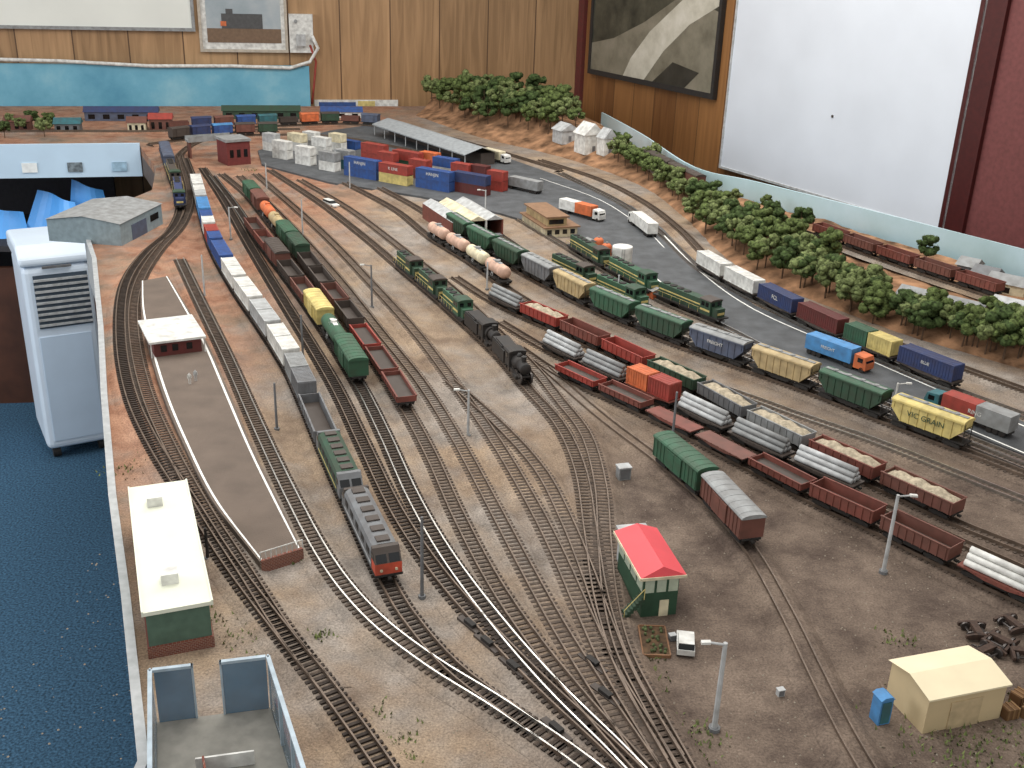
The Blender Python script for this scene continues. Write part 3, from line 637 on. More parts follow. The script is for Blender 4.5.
rake('R4',(450,235),(972,459),[W('hopper','dgreen','green'),W('hopper','green','green'),W('hopper','dgreen','dgreen'),W('hopper','mgrey','grey'),W('hopper','tan','tan'),W('hopper','green','green'),W('hopper','dgreen','green'),W('hopper','slate','grey',t=('FREIGHT',.009,'white',.0176,.033)),W('hopper','tan','tan'),W('hopper','dgreen','green'),W('hopper','yellow','yellow',t=('VIC GRAIN',.013,'dgreen',.0176,.032))],'grain train','grain hopper train',True)
rake('R1',(488,303),(952,527),[W('flat','dark',load=('pipes','grey')),W('open','red',load=('sand',)),W('open','rbrown'),W('open','red'),W('open','dgreen',load=('sand',)),W('open','mgrey',load=('sand',)),W('open','grey',load=('sand',)),W('open','rbrown',load=('sand',)),W('open','brown',load=('sand',))],'gravel train','gravel train',True)
rake('R2',(545,352),(864,504),[W('flat','dark',load=('pipes','lgrey')),W('flat','dark',load=('pipes','grey')),W('flat','rbrown',load=('box',['orange','red'])),W('flat','dark',load=('pipes','lgrey')),W('flat','dark',load=('pipes','grey')),W('flat','dark',load=('pipes','lgrey'))],'pipe train','pipe train',True)
rake('R3',(562,380),(1040,616),[W('open','red','low'),W('open','rbrown','low'),W('flat','rbrown'),W('flat','brown'),W('open','rbrown','low'),W('open','rbrown'),W('open','brown'),W('flat','rbrown',load=('pipes','white'))],'red wagon train by the signal box','red wagon train',True)
rake('L1',(661,467),(749,553),[W('van','green','green'),W('van','brown','grey')],'pair of vans beside the signal box','pair of vans',True)
rake('Q1',(550,271),(648,318),[W('hood','dgreen','yellow'),W('hood','green','yellow')],'near depot row','depot locomotives',True)
rake('Q2',(572,253),(724,331),[W('hood','dgreen','yellow'),W('hood','green','yellow'),W('hood','dgreen','yellow')],'far depot row','depot locomotives',True)
rake('S1',(698,271),(960,396),[bx(['white']),bx(['white']),bx(['navy'],1,('FCL',.012,'white')),bx(['maroon']),bx(['green','yellow']),bx(['navy'],1,('BLUE',.008,'white'))],'roadside container train','roadside container train',True)
rake('U1',(812,238),(1000,303),[W('open','rbrown'),W('open','brown'),W('open','rbrown'),W('open','brown'),W('open','rbrown')],'raised rear wagon line','raised rear wagons',False,.04)
rake('K1',(170,132),(380,128),[W('open','brown'),W('van','navy','navy'),W('van','brown','brown'),W('van','blue','blue'),W('van','teal','teal'),W('open','dark'),W('van','orange','orange'),W('van','dgreen','dark'),W('open','brown'),W('van','slate','slate')],'rear wall train','rear wall train')
rake('A',(165,157),(182,214),[W('van','slate','slate'),W('hood','dark','yellow'),W('hood','navy','yellow')],'left curve train','left curve train')
rake('K2',(170,143),(280,137),[W('van','dark','dark'),W('van','navy','navy'),W('van','blue','lblue'),W('van','brown','dark'),W('van','dgreen','dark')],'second rear train','second rear train')
rake('U1',(648,166),(700,194),[W('van','dark','dark'),W('van','brown','dark')],'short train at the bank bend','short bank train',False,.04)
# ---------------------------------------------------------------- container stacks
def cz(a,b): 
    d=P(*b)-P(*a); return math.atan2(d.y,d.x)
rzc=cz((345,172),(500,200))
stacks=[((283,160),['white','white'],.07,'left end of the white stacks'),((306,166),['white','white'],.07,'front of the white stacks'),((298,152),['white','cream'],.07,'rear left of the white stacks'),((322,156),['white','white'],.07,'rear of the white stacks'),((330,172),['white','grey'],.07,'right front of white stacks'),((345,160),['lgrey'],.07,'grey single standing behind'),
 ((363,179),['blue','blue'],.135,'left end of front coloured row'),((396,185),['yellow','red'],.115,'second in front coloured row'),((435,191),['blue','blue'],.13,'third in front coloured row'),((471,195),['maroon','navy'],.125,'fourth in front coloured row'),((497,192),['red','red'],.06,'right end of front coloured row'),
 ((375,163),['red','red'],.10,'left end of rear coloured row'),((408,171),['green','red'],.11,'second in rear coloured row'),((430,172),['red','orange'],.07,'third in rear coloured row'),((446,178),['white','blue'],.09,'right end of rear coloured row'),((350,150),['blue'],.08,'long shed left corner'),
 ((272,152),['white','lgrey'],.06,'far left of all the stacks'),((312,150),['lgrey','white'],.06,'the middle rear white pair'),((338,152),['white','cream'],.06,'white pair close to long shed'),((346,170),['teal','grey'],.055,'between white and blue stacks'),((388,172),['navy','red'],.07,'middle gap of coloured rows'),((420,180),['rbrown','red'],.07,'gap behind third front stack'),((462,184),['blue','red'],.07,'gap behind fourth front stack'),((480,186),['white','maroon'],.06,'rear right corner of coloured rows')]
TX={'blue':('HANJIN',.014,'white'),'red':('K LINE',.013,'white')}
for (q,cols,L,ds) in stacks:
    g=P(*q)
    for i,c in enumerate(cols):
        nm=['bottom','top'][i] if len(cols)>1 else 'single'
        tx=TX.get(c) if L>.11 and i==len(cols)-1 else None
        container(L,c,'%s %s container in stack near %s'%(CW.get(c,c),nm,ds),Vector((g.x,g.y,T+.0062+i*.0305)),rzc,'containers in the yard',tx)
# ---------------------------------------------------------------- road vehicles
def truck(a,b,cab,body,label,box2=None,txt=None,h=.038):
    A=P(*a);B=P(*b); d=B-A; L=d.length; c=(A+B)/2; t=thing('semi_trailer_truck',label,'truck',Vector((c.x,c.y,T+.0062)),math.atan2(d.y,d.x),'trucks on the road'); x=L/2
    mb=MB(); mb.ext([(x-.026,.006),(x,.006),(x,.018),(x-.004,.030),(x-.026,.032)],-.0135,.0135,'y'); mb.build('cab',pm(cab),t)
    mb=MB(); mb.add([(x-.0002,-.0115,.019),(x-.0002,.0115,.019),(x-.0035,.0115,.028),(x-.0035,-.0115,.028)],[(0,1,2,3)]); mb.build('windscreen',glassd,t); mb=MB()
    for s in (-1,1): mb.box(x-.018,x-.007,s*.0137-.0003,s*.0137+.0003,.019,.027)
    mb.each('side_window',glassd,t)
    MB().box(-x,x-.004,-.008,.008,.006,.010).build('chassis',darkm,t)
    if box2:
        m=-x+(L-.032)/2
        MB().box(-x,m-.0005,-.0145,.0145,.010,h).build('trailer_body',pm(body),t); MB().box(m,x-.032,-.0145,.0145,.010,h).build('trailer_body',pm(box2),t)
    else: 
        MB().box(-x,x-.032,-.0145,.0145,.010,h).build('trailer_body',pm(body),t)
    for xx in (x-.008,x-.032,x-.042,-x+.010,-x+.021,-x+.032):
        for s in (-1,1): MB().cyl((xx,s*.0085,.0052),(xx,s*.0135,.0052),.0052,.0052,12).build('wheel',pm('black'),t)
    if txt:
        for s in (-1,1): lettering(t,txt[0],txt[1],(-.016,s*.0149,.024),(PI/2,0,0 if s<0 else PI),pm(txt[2]))
truck((808,354),(868,376),'orange','lblue','light blue box trailer truck with orange cab on the road',None,('FREIGHT',.008,'white'))
truck((1010,441),(926,409),'teal','grey','articulated truck with red and grey trailer, teal cab','red',('RING',.010,'white'))
truck((652,240),(632,224),'white','white','small white truck heading past the tents road')
truck((485,160),(508,166),'white','cream','white truck beside the long grey shed')
truck((540,196),(504,188),'mgrey','grey','grey truck parked beside the coloured container row')
truck((562,213),(602,224),'white','white','truck with white and orange trailer behind the flat-roofed building','orange')
def car(px,label,col,rz,L=.045,z=0):
    g=P(*px); t=thing('car',label,'car',Vector((g.x,g.y,T+z)),rz); x=L/2;w=.0095
    mb=MB(); mb.ext([(-x,.004),(x,.004),(x,.009),(x*.55,.0105),(-x,.0105)],-w,w,'y'); mb.build('body',pm(col),t)
    mb=MB(); mb.ext([(-x*.95,.0105),(x*.5,.0105),(x*.2,.0165),(-x*.85,.0165)],-w*.9,w*.9,'y'); mb.build('cabin',glassd,t)
    MB().box(-x*.83,x*.18,-w*.88,w*.88,.0165,.0172).build('roof',pm(col),t)
    for xx in (-x*.65,x*.65):
        for s in (-1,1): MB().cyl((xx,s*w*.75,.004),(xx,s*w*1.02,.004),.004,.004,10).build('wheel',pm('black'),t)
car((685,648),'small white car parked beside the signal box garden','white',1.45,.038)
car((331,206),'white vehicle beside the yard throat lamp','white',-.9,.07)
# ---------------------------------------------------------------- buildings
def frame3(A,B,C):
    ex=(C-A); w=ex.length; ex.normalize(); ey=Vector((-ex.y,ex.x,0)); return w,abs((B-A).dot(ey)),math.atan2(ex.y,ex.x)
def brickmat(name,c1,c2,sc):
    m=bpy.data.materials.new(name); m.use_nodes=True;N=m.node_tree.nodes;L=m.node_tree.links;b=N['Principled BSDF']; b.inputs['Roughness'].default_value=.8
    tc=N.new('ShaderNodeTexCoord'); mp=N.new('ShaderNodeMapping'); mp.inputs['Rotation'].default_value=(PI/2,0,0); br=N.new('ShaderNodeTexBrick'); br.inputs['Scale'].default_value=sc
    br.inputs['Color1'].default_value=lin(c1)+(1,); br.inputs['Color2'].default_value=lin(c2)+(1,); br.inputs['Mortar'].default_value=lin((.6,.55,.5))+(1,)
    L.new(tc.outputs['Object'],mp.inputs[0]); L.new(mp.outputs[0],br.inputs['Vector']); L.new(br.outputs['Color'],b.inputs['Base Color']); return m
brick=brickmat('red_brick',(.42,.22,.18),(.50,.28,.21),120)
def win(t,x0,x1,z0,z1,y=0,side='f',w=None,mt=glassd,name='window'):
    mb=MB()
    if side=='f': mb.box(x0,x1,y-.0006,y,z0,z1)
    elif side=='l': mb.box(y-.0006,y,x0,x1,z0,z1)
    elif side=='r': mb.box(y,y+.0006,x0,x1,z0,z1)
    return mb.build(name,mt,t)
pp=[((141,281),(168,276)),((141,310),(184,302)),((148,345),(207,342)),((163,395),(229,392)),((184,445),(252,446)),((212,500),(277,498)),((260,562),(302,549))]
pz=.014
Lp=resamp(cr([P(a[0],a[1],pz) for a,b in pp],6),50); Rp=resamp(cr([P(b[0],b[1],pz) for a,b in pp],6),50)
t=thing('station_platform','long brown station platform with white edge lines and brick end','platform',(0,0,0))
mb=MB(); vs=[]; 
for a,b in zip(Lp,Rp): vs+=[Vector((a.x,a.y,T+.0003)),a,b,Vector((b.x,b.y,T+.0003))]
fs=[(i*4+j,i*4+j+1,i*4+j+5,i*4+j+4) for i in range(49) for j in range(3)]+[(0,1,2,3),(196,197,198,199)]
mb.add(vs,fs).build('deck',mat('platform_brown',(.40,.35,.31),.85,0,.12,20,.4,500),t)
for (u0,u1) in ((.04,.075),(.925,.96)):
    mb=MB(); vs=[]
    for a,b in zip(Lp,Rp): vs+=[a.lerp(b,u0)+Vector((0,0,.0004)),a.lerp(b,u1)+Vector((0,0,.0004))]
    mb.add(vs,[(i*2,i*2+1,i*2+3,i*2+2) for i in range(49)]).build('edge_line',wl,t)
A=Vector((Lp[-1].x,Lp[-1].y,T));B=Vector((Rp[-1].x,Rp[-1].y,T)); ex=(B-A).normalized(); ln=(B-A).length
o=MB().box(0,ln,-.004,.0,0,pz+.003).build('end_wall',brick,t,False,A,math.atan2(ex.y,ex.x))
mb=MB()
for k_ in range(9): mb.cyl((ln*k_/8,-.002,pz+.003),(ln*k_/8,-.002,pz+.014),.0007,.0007,5)
mb.cyl((0,-.002,pz+.014),(ln,-.002,pz+.014),.0007,.0007,5); mb.build('end_railing',pm('white'),t,False,A,math.atan2(ex.y,ex.x))
h=.030
A=P(149,343,pz+h);C=P(206,336,pz+h);B=P(142,320,pz+h); w,d,rz=frame3(A,B,C)
t=thing('platform_shelter','white-roofed waiting shelter with maroon walls on the platform','shelter',Vector((A.x,A.y,T+pz)),rz)
mb=MB(); mb.box(.008,w-.008,.006,d*.9,0,h-.004); mb.build('wall',pm('maroon'),t)
mb=MB(); mb.box(0,w,0,d,h-.004,h); mb.build('roof',pm('white'),t)
for x in (.003,w-.003): MB().cyl((x,.003,0),(x,.003,h-.004),.0011,.0011,6).build('post',pm('white'),t)
for x in (w*.2,w*.4,w*.65): win(t,x,x+.01,.008,.02,.006,mt=glassd)
h=.058
A=P(143,613,h);C=P(211,601,h);B=P(127,490,h); w,d,rz=frame3(A,B,C)
t=thing('flat_roofed_building','long white flat-roofed green building with brick base at left edge','building',Vector((A.x,A.y,T)),rz)
MB().box(.002,w-.002,.002,d-.002,.014,h-.002).build('wall',mat('olive_wall',(.32,.42,.36),.7),t)
MB().box(0,w,0,d,0,.014).build('brick_base',brick,t)
mb=MB(); mb.box(-.002,w+.002,-.003,d+.003,h-.003,h+.0015); mb.box(-.002,.0,-.003,d+.003,h+.0015,h+.003); mb.box(w,w+.002,-.003,d+.003,h+.0015,h+.003); mb.build('roof',mat('white_roof',(.87,.88,.81),.6,0,.05,20),t)
for (u,v) in ((.45,.18),(.4,.82)):
    b_=MB().box(w*u-.009,w*u+.009,d*v-.008,d*v+.008,h+.0015,h+.014).build('roof_vent_box',pm('white'),t)
for i in range(7): win(t,d*(.08+.13*i),d*(.08+.13*i)+.014,.026,.042,w-.002,'r')
h=.062
cn=[P(150,672,h),P(268,658,h),P(306,778,h),P(150,800,h)]
t=thing('open_display_building','roofless model building with bluish clear walls at bottom left corner','building',Vector((cn[3].x,cn[3].y,T)),0)
org=Vector((cn[3].x,cn[3].y,T)); cc=[Vector((c.x-org.x,c.y-org.y,0)) for c in cn]
clear=mat('clear_blue_perspex',(.45,.58,.66),.08,0,.05,10,alpha=.42); pb=mat('blue_panel',(.36,.50,.60),.12,0,.15,20,alpha=.7)
MB().ext([(c.x,c.y) for c in cc],.0006,.003,'z').build('floor_slab',mat('slab',(.50,.49,.46),.8),t)
def wallseg(name,a,b,z0,z1,mt,th=.002):
    dd=(b-a).normalized(); nn=Vector((-dd.y,dd.x,0))*th/2
    MB().ext([((a-nn).x,(a-nn).y),((b-nn).x,(b-nn).y),((b+nn).x,(b+nn).y),((a+nn).x,(a+nn).y)],z0,z1,'z').build(name,mt,t)
bl,br_,fr,fl_=cc
wallseg('back_wall',bl.lerp(br_,.03),bl.lerp(br_,.34),.003,h,pb); wallseg('back_wall',bl.lerp(br_,.60),bl.lerp(br_,.98),.003,h,pb)
wallseg('side_wall',fl_,bl.lerp(fl_,.02),.003,h,clear); wallseg('side_wall',fr,br_.lerp(fr,.02),.003,h,clear)
rimm=mat('rim_grey',(.64,.70,.74),.4)
wallseg('rim',fl_,bl,h,h+.003,rimm,.004); wallseg('rim',fr,br_,h,h+.003,rimm,.004); wallseg('rim',bl.lerp(br_,.02),bl.lerp(br_,.36),h,h+.003,rimm,.004); wallseg('rim',bl.lerp(br_,.58),bl.lerp(br_,.98),h,h+.003,rimm,.004)
for u in (.0,.35,.59,1.0): wallseg('post',bl.lerp(br_,u-.008),bl.lerp(br_,u+.008),.003,h+.003,rimm,.004)
for u in (.33,.66): wallseg('post',br_.lerp(fr,u-.01),br_.lerp(fr,u+.01),.003,h,rimm,.003)
m0=bl.lerp(fl_,.45);m1=br_.lerp(fr,.45); wallseg('inner_ledge',m0.lerp(m1,.3),m0.lerp(m1,.75),.003,.018,pm('white')); m2=bl.lerp(fl_,.9).lerp(br_.lerp(fr,.9),.38); wallseg('inner_partition',m0.lerp(m1,.36),m2,.003,.02,brick)
MB().box(.05,.075,.03,.05,.003,.012).build('inner_box',pm('white'),t)
off=Vector((.006,0,0)); wallseg('brick_base',br_+off,fr+off,.0005,.014,brick,.005)
h=hpx(647,622,580); h=max(h,.055)
A=P(641,579,h);C=P(687,575,h);B=P(628,530,h); w,d,rz=frame3(A,B,C)
t=thing('signal_box','tall green signal box with bright pinkish-red gabled roof','signal box',Vector((A.x,A.y,T)),rz)
gm=mat('box_green',(.17,.29,.21),.6); pgl=mat('pale_glass',(.70,.74,.66),.2)
i_=.006
MB().box(i_,w-i_,i_,d-i_,0,h).build('body',gm,t)
mb=MB(); x0,x1,y0,y1=0,w,0,d; rr=.011; cx=w/2
mb.add([(x0,y0,h),(x1,y0,h),(x1,y1,h),(x0,y1,h),(cx,y0+.004,h+rr),(cx,y1-.004,h+rr)],[(0,1,4),(1,2,5,4),(2,3,5),(3,0,4,5),(0,3,2,1)]); mb.build('roof',mat('red_roof',(.84,.28,.31),.5,0,.05,30),t)
mb=MB(); mb.box(x0,x1,y0-.001,y0,h-.003,h+.0005); mb.box(x0-.001,x0,y0,y1,h-.003,h+.0005); mb.each('gutter',pm('cream'),t)
ww=w-2*i_; dd_=d-2*i_
for i in range(3): win(t,i_+.002+i*ww/3,i_+ww/3-.001+i*ww/3,h*.58,h*.88,i_,mt=pgl)
for i in range(4): win(t,i_+.002+i*dd_/4,i_+dd_/4-.002+i*dd_/4,h*.58,h*.88,i_,'l',mt=pgl)
MB().box(w*.5,w*.7,i_-.001,i_,0,h*.38).build('door',pm('cream'),t)
mb=MB()
for i in range(8): mb.box(-.018+i*.003,-.014+i*.003,.0,.012,h*.5*i/8,h*.5*i/8+.006)
mb.build('stairs',pm('dgreen'),t)
mb=MB(); mb.cyl((-.016,.0,.0),(-.016,.0,.016),.0005,.0005,5); mb.cyl((-.016,0,.016),(i_,0,h*.5+.014),.0005,.0005,5); mb.cyl((i_,0,h*.5),(i_,0,h*.5+.014),.0005,.0005,5); mb.build('stair_rail',pm('yellow'),t)
mb=MB(); mb.box(w*.2,w*.8,d+.001,d+.014,0,h*.9); mb.box(w*.15,w*.85,d,d+.018,h*.9,h*.95); mb.build('rear_annex',pm('lgrey'),t)
A=P(643,657);C=P(670,658);B=P(640,628); w,d,rz=frame3(A,B,C)
t=thing('garden_bed','small fenced garden plot in front of the signal box','garden',Vector((A.x,A.y,T)),rz)
MB().box(0,w,0,d,.0005,.003).build('soil',mat('soil',(.33,.25,.17),.95,0,.4,120),t)
mb=MB(); 
for q in ((0,w,-.001,.0005),(0,w,d-.0005,d+.001)): mb.box(q[0],q[1],q[2],q[3],0,.004)
for q in ((-.001,.0005),(w-.0005,w+.001)): mb.box(q[0],q[1],0,d,0,.004)
mb.build('border',mat('border_wood',(.5,.36,.25),.7),t)
mb=MB()
for i in range(26):
    x=random.uniform(.004,w-.004);y=random.uniform(.004,d-.004); mb.lathe([(.0012,0),(.002,.0015),(.0015,.003),(.0003,.004)],'z',(x,y,.003),5)
mb.build('plants',mat('plant_green',(.32,.36,.22),.9,0,.4,200),t)['kind']='stuff'
A=P(922,734);C=P(999,718);B=P(873,698); w,d,rz=frame3(A,B,C); h=hpx(922,734,698)
t=thing('cream_shed','cream corrugated shed with low gable roof at bottom right','shed',Vector((A.x,A.y,T)),rz)
cm=mat('cream_wall',(.78,.70,.55),.6,0,.05,30)
mb=MB(); mb.ext([(0,0),(d,0),(d,h),(d/2,h+.006),(0,h)],0,w,'x'); mb.build('wall',cm,t)
mb=MB(); mb.add([(-.003,-.003,h-.0005),(w+.003,-.003,h-.0005),(w+.003,d/2,h+.007),(-.003,d/2,h+.007),(w+.003,d+.003,h-.0005),(-.003,d+.003,h-.0005),(-.003,-.003,h-.0025),(w+.003,-.003,h-.0025)],[(0,1,2,3),(3,2,4,5),(0,6,7,1)])
mb.build('roof',mat('cream_roof2',(.90,.85,.72),.5,0,.04,30),t)
MB().box(w*.3,w*.7,-.001,0,0,h*.75).build('roller_door',mat('roller',(.74,.66,.52),.6),t); 
g=P(879,720); t=thing('portable_toilet','small bright blue booth beside the cream shed','booth',Vector((g.x,g.y,T)),rz)
MB().box(-.007,.007,-.007,.007,0,.030).build('body',pm('lblue'),t); MB().ext([(-.008,.030),(.008,.030),(.004,.033),(-.004,.033)],-.008,.008,'y').build('roof',pm('lblue'),t); MB().box(-.005,.005,-.0078,-.007,.002,.027).build('door',pm('teal'),t)
for i,q in enumerate(((1008,716),(1018,702),(1028,716))):
    g=P(*q); t=thing('wooden_crate',['brown crate nearest the right side of cream shed','brown crate at the frame edge behind the shed','brown crate farthest right from cream shed'][i],'crate',Vector((g.x,g.y,T)),rz+i*.3,'crates by the shed'); MB().box(-.008,.008,-.006,.006,0,.012).build('box',mat('crate_wood',(.42,.30,.18),.8),t)
    mb=MB(); [mb.box(x,x+.002,-.0067,.0067,.0005,.0127) for x in (-.007,-.001,.005)]; mb.each('batten',mat('crate_batten',(.5,.38,.24),.8),t)
for i,q in enumerate(((975,635),(1000,645),(1022,657),(985,655),(1040,640),(1012,628),(1042,668))):
    g=P(*q); t=thing('spare_bogie','rusty spare wagon bogie lying in the scrap pile beyond the cream shed','bogie',Vector((g.x,g.y,T-.0005)),i*.7,'scrap bogies')
    mb=MB(); h_=.016
    for s in (-1,1): mb.ext([(-h_,.0045),(-h_*.6,.0035),(h_*.6,.0035),(h_,.0045),(h_,.0085),(h_*.5,.0105),(-h_*.5,.0105),(-h_,.0085)],s*.0125-.0015,s*.0125+.0015,'y')
    mb.box(-.004,.004,-.012,.012,.006,.011); mb.build('side_frame',mat('rust',(.26,.19,.15),.8,0,.3,200),t)
    for x in (-.009,.009): link('wheelset',_bg[(2,)][1],t,(x,0,.0006))
h=hpx(122,246,224)
A=P(122,246);C=P(163,224);B=P(90,222); w,d,rz=frame3(A,B,C)
t=thing('grey_shed','grey corrugated industrial shed at the left bend of the layout','shed',Vector((A.x,A.y,T)),rz)
MB().ext([(0,0),(d,0),(d,h),(d/2,h+.012),(0,h)],0,w,'x').build('wall',mat('pale_bluegrey',(.50,.56,.58),.6),t)
mb=MB(); mb.add([(-.003,-.003,h),(w+.003,-.003,h),(w+.003,d/2,h+.0135),(-.003,d/2,h+.0135),(w+.003,d+.003,h),(-.003,d+.003,h)],[(0,1,2,3),(3,2,4,5)]); mb.build('roof',pm('grey'),t)
MB().box(w*.25,w*.6,-.001,0,0,h*.7).build('roller_door',pm('slate'),t); MB().box(w*.7,w*.9,-.001,0,h*.4,h*.7).build('window',glassd,t)
h=.048
A=P(465,155,h);C=P(372,124,h); ex=A-C; w=ex.length; ex.normalize(); rz=math.atan2(ex.y,ex.x); d=.14
t=thing('goods_shed','long low grey-roofed goods shed behind the container stacks','shed',Vector((C.x,C.y,T)),rz)
mb=MB(); mb.add([(0,0,h),(w,0,h),(w,d/2,h+.02),(0,d/2,h+.02),(w,d,h),(0,d,h),(0,0,h-.004),(w,0,h-.004)],[(0,1,2,3),(3,2,4,5),(0,6,7,1)]); mb.build('roof',mat('shed_grey',(.58,.60,.61),.6),t)
MB().box(.01,w-.01,d*.5,d*.9,0.0065,h-.002).build('wall',pm('dark'),t)
for i in range(9): MB().cyl((.01+(w-.02)*i/8,.006,0.0061),(.01+(w-.02)*i/8,.006,h-.003),.002,.002,6).build('post',pm('lgrey'),t)
def rear(px0,px1,py,hh,rcol,wcol,label):
    a=P(px0,py);b=P(px1,py); dd=b-a; w=dd.length; t=thing('rear_shed',label,'shed',Vector((a.x,a.y,T)),math.atan2(dd.y,dd.x)); d=.06
    MB().box(0,w,0,d,0,hh).build('wall',pm(wcol),t)
    mb=MB(); mb.ext([(-.005,hh),(d+.005,hh),(d/2,hh+.02)],-.005,w+.005,'x'); mb.build('roof',pm(rcol),t)
    n=max(3,int(w/.05))
    for i in range(n): win(t,w*(i+.25)/n,w*(i+.7)/n,.008,hh*.75,0)
rear(85,158,121,.035,'navy','slate','long shed with dark blue roof against the sky board')
rear(223,300,119,.033,'dgreen','dgreen','long dark green shed against the sky board')
rear(150,172,131,.045,'red','brown','small building with red roof at the rear left')
rear(128,146,132,.035,'brown','cream','small cream cottage with brown roof, rear left')
rear(5,30,131,.035,'brown','brown','brown cottage at far left edge before the sky board')
rear(55,80,132,.03,'teal','mgrey','small grey hut with teal roof, rear left')
rear(322,362,118,.025,'blue','white','low white building with blue roof at rear centre')
A=P(228,166);C=P(251,164);h=hpx(228,166,140); w=(C-A).length; rz=cz((228,166),(251,164))
t=thing('brick_building','dark red brick building with flat roof by the left yard throat','building',Vector((A.x,A.y,T)),rz)
MB().box(0,w,0,.09,0,h*.9).build('wall',mat('dred_brick',(.42,.18,.17),.8),t); MB().box(-.004,w+.004,-.004,.094,h*.9,h).build('roof',pm('grey'),t)
for i in range(3): win(t,w*(.12+i*.3),w*(.28+i*.3),h*.3,h*.6,0)
A=P(192,160); w2=.16
t=thing('footbridge','grey bridge deck crossing the tracks beside the red brick building','bridge',Vector((A.x,A.y,T)),rz)
MB().box(0,w2,.02,.055,.055,.062).build('deck',pm('grey'),t)
for x in (.004,w2-.01): MB().box(x,x+.006,.025,.05,0,.055).build('pier',pm('brown'),t)
for y in (.02,.054): MB().box(0,w2,y,y+.0015,.062,.074).build('railing',pm('grey'),t)
A=P(452,240);C=P(503,236);B=P(440,218); w,d,rz=frame3(A,B,C); h=.045
t=thing('engine_shed','three-bay engine shed with pale roof panels at the depot','shed',Vector((A.x,A.y,T)),rz)
mb=MB(); mb.box(0,.004,0,d,0,h); mb.box(w-.004,w,0,d,0,h); mb.box(.004,w-.004,d-.004,d,0,h); mb.build('wall',pm('rbrown'),t)
for i in range(3):
    x0=w*i/3;x1=w*(i+1)/3; mb=MB(); mb.ext([(x0,h),(x1,h),((x0+x1)/2,h+.012)],0,d,'y'); mb.build('roof',pm('lgrey' if i!=1 else 'cream'),t)
for i in (1,2): MB().cyl((w*i/3,.003,0),(w*i/3,.003,h),.003,.003,6).build('post',pm('white'),t)
MB().box(w*.1,w*.9,-.03,-.01,0,.012).build('ramp',pm('mgrey'),t)
A=P(545,238);C=P(577,236);B=P(530,222); w,d,rz=frame3(A,B,C); h=.05
t=thing('flat_roofed_building','two-tier office block with brown flat roofs at the depot','building',Vector((A.x,A.y,T)),rz)
MB().box(0,w,0,d,0,h*.5).build('lower_wall',pm('cream'),t); MB().box(-.006,w+.006,-.006,d+.006,h*.5,h*.57).build('lower_roof',mat('brown_roof',(.52,.40,.30),.7),t)
MB().box(.01,w*.7,.01,d-.005,h*.57,h).build('upper_wall',pm('tan'),t); MB().box(.004,w*.76,.004,d,h,h*1.08).build('upper_roof',mat('brown_roof',(.5,.3,.2),.7),t)
for i in range(4): win(t,w*(.06+i*.24),w*(.2+i*.24),.008,.02,0)
win(t,w*.15,w*.6,h*.66,h*.9,.01)
g=P(621,270); t=thing('storage_tank','tall round white storage tank beside the depot road','tank',Vector((g.x,g.y,T)))
r=10/1050*(g-CAM).length; h=hpx(621,270,247); MB().lathe([(r,0),(r,h),(r*.97,h+.002),(.001,h+.003)],'z',n=28).build('shell',pm('white'),t)
mb=MB(); [mb.cyl((x,-r-.001,0),(x,-r-.001,h),.0006,.0006,5) for x in (-.003,.003)]; mb.box(-.003,.003,-r-.0015,-r-.0005,h*.5,h*.55); mb.build('ladder',pm('grey'),t)
for i,q in enumerate(((606,256),(598,250))):
    g=P(*q); t=thing('fuel_tank',['small orange upright tank left of the tall white tank','small orange upright tank farthest left of white tank'][i],'tank',Vector((g.x,g.y,T)))
    MB().lathe([(.013,0),(.013,.026),(.009,.031),(.001,.033)],'z',n=20).build('shell',pm('orange'),t,True); MB().cyl((0,0,.032),(0,0,.036),.003,.003,8).build('cap',pm('grey'),t)
for i,(q,c) in enumerate((((589,250),'cream'),((655,300),'orange'))):
    g=P(*q); t=thing('depot_hut',['small cream hut next to the orange tanks','small orange hut between the locomotive rows'][i],'hut',Vector((g.x,g.y,T)),.4)
    MB().box(-.014,.014,-.012,.012,0,.024).build('wall',pm(c),t); MB().ext([(-.016,.024),(.016,.024),(0,.031)],-.014,.014,'y').build('roof',pm('grey'),t); MB().box(-.004,.004,-.0126,-.012,0,.016).build('door',pm('dark'),t)
for i,(q,sz,hh) in enumerate((((565,140),.07,.065),((588,150),.075,.10),((606,152),.05,.085))):
    g=G(*q); t=thing('house',['pale grey tent-roofed house among the rear trees','tall white house among rear trees','narrow white house at end of the backdrop'][i],'house',g,.5)
    MB().box(-sz/2,sz/2,-sz/2,sz/2,-.01,hh*.6).build('wall',pm('lgrey' if i==0 else 'white'),t); MB().ext([(-sz*.6,hh*.6),(sz*.6,hh*.6),(0,hh)],-sz*.55,sz*.55,'y').build('roof',pm('lgrey' if i!=1 else 'white'),t); MB().box(-.006,.006,-sz/2-.001,-sz/2,0,.02).build('door',pm('mgrey'),t)
for i,(q,wd,col,rc) in enumerate((((940,312),.17,'tan','grey'),((985,283),.05,'brown','mgrey'),((1008,292),.08,'cream','grey'),((1015,318),.09,'mgrey','lgrey'),((968,274),.04,'mgrey','grey'))):
    g=G(*q); t=thing('trackside_shed',['low long shed with pale grey roof between the right trees','small brown hut near the right backdrop','small cream shed at far right edge','grey shed beside the last raised brown wagon','tiny grey hut against the right backdrop'][i],'shed',g,-.75)
    MB().box(-wd/2,wd/2,-.025,.025,-.008,.024).build('wall',pm(col),t); MB().ext([(-.03,.024),(.03,.024),(0,.040)],-wd/2-.004,wd/2+.004,'x').build('roof',pm(rc),t); MB().box(-.01,.01,-.026,-.025,.004,.016).build('window',glassd,t)
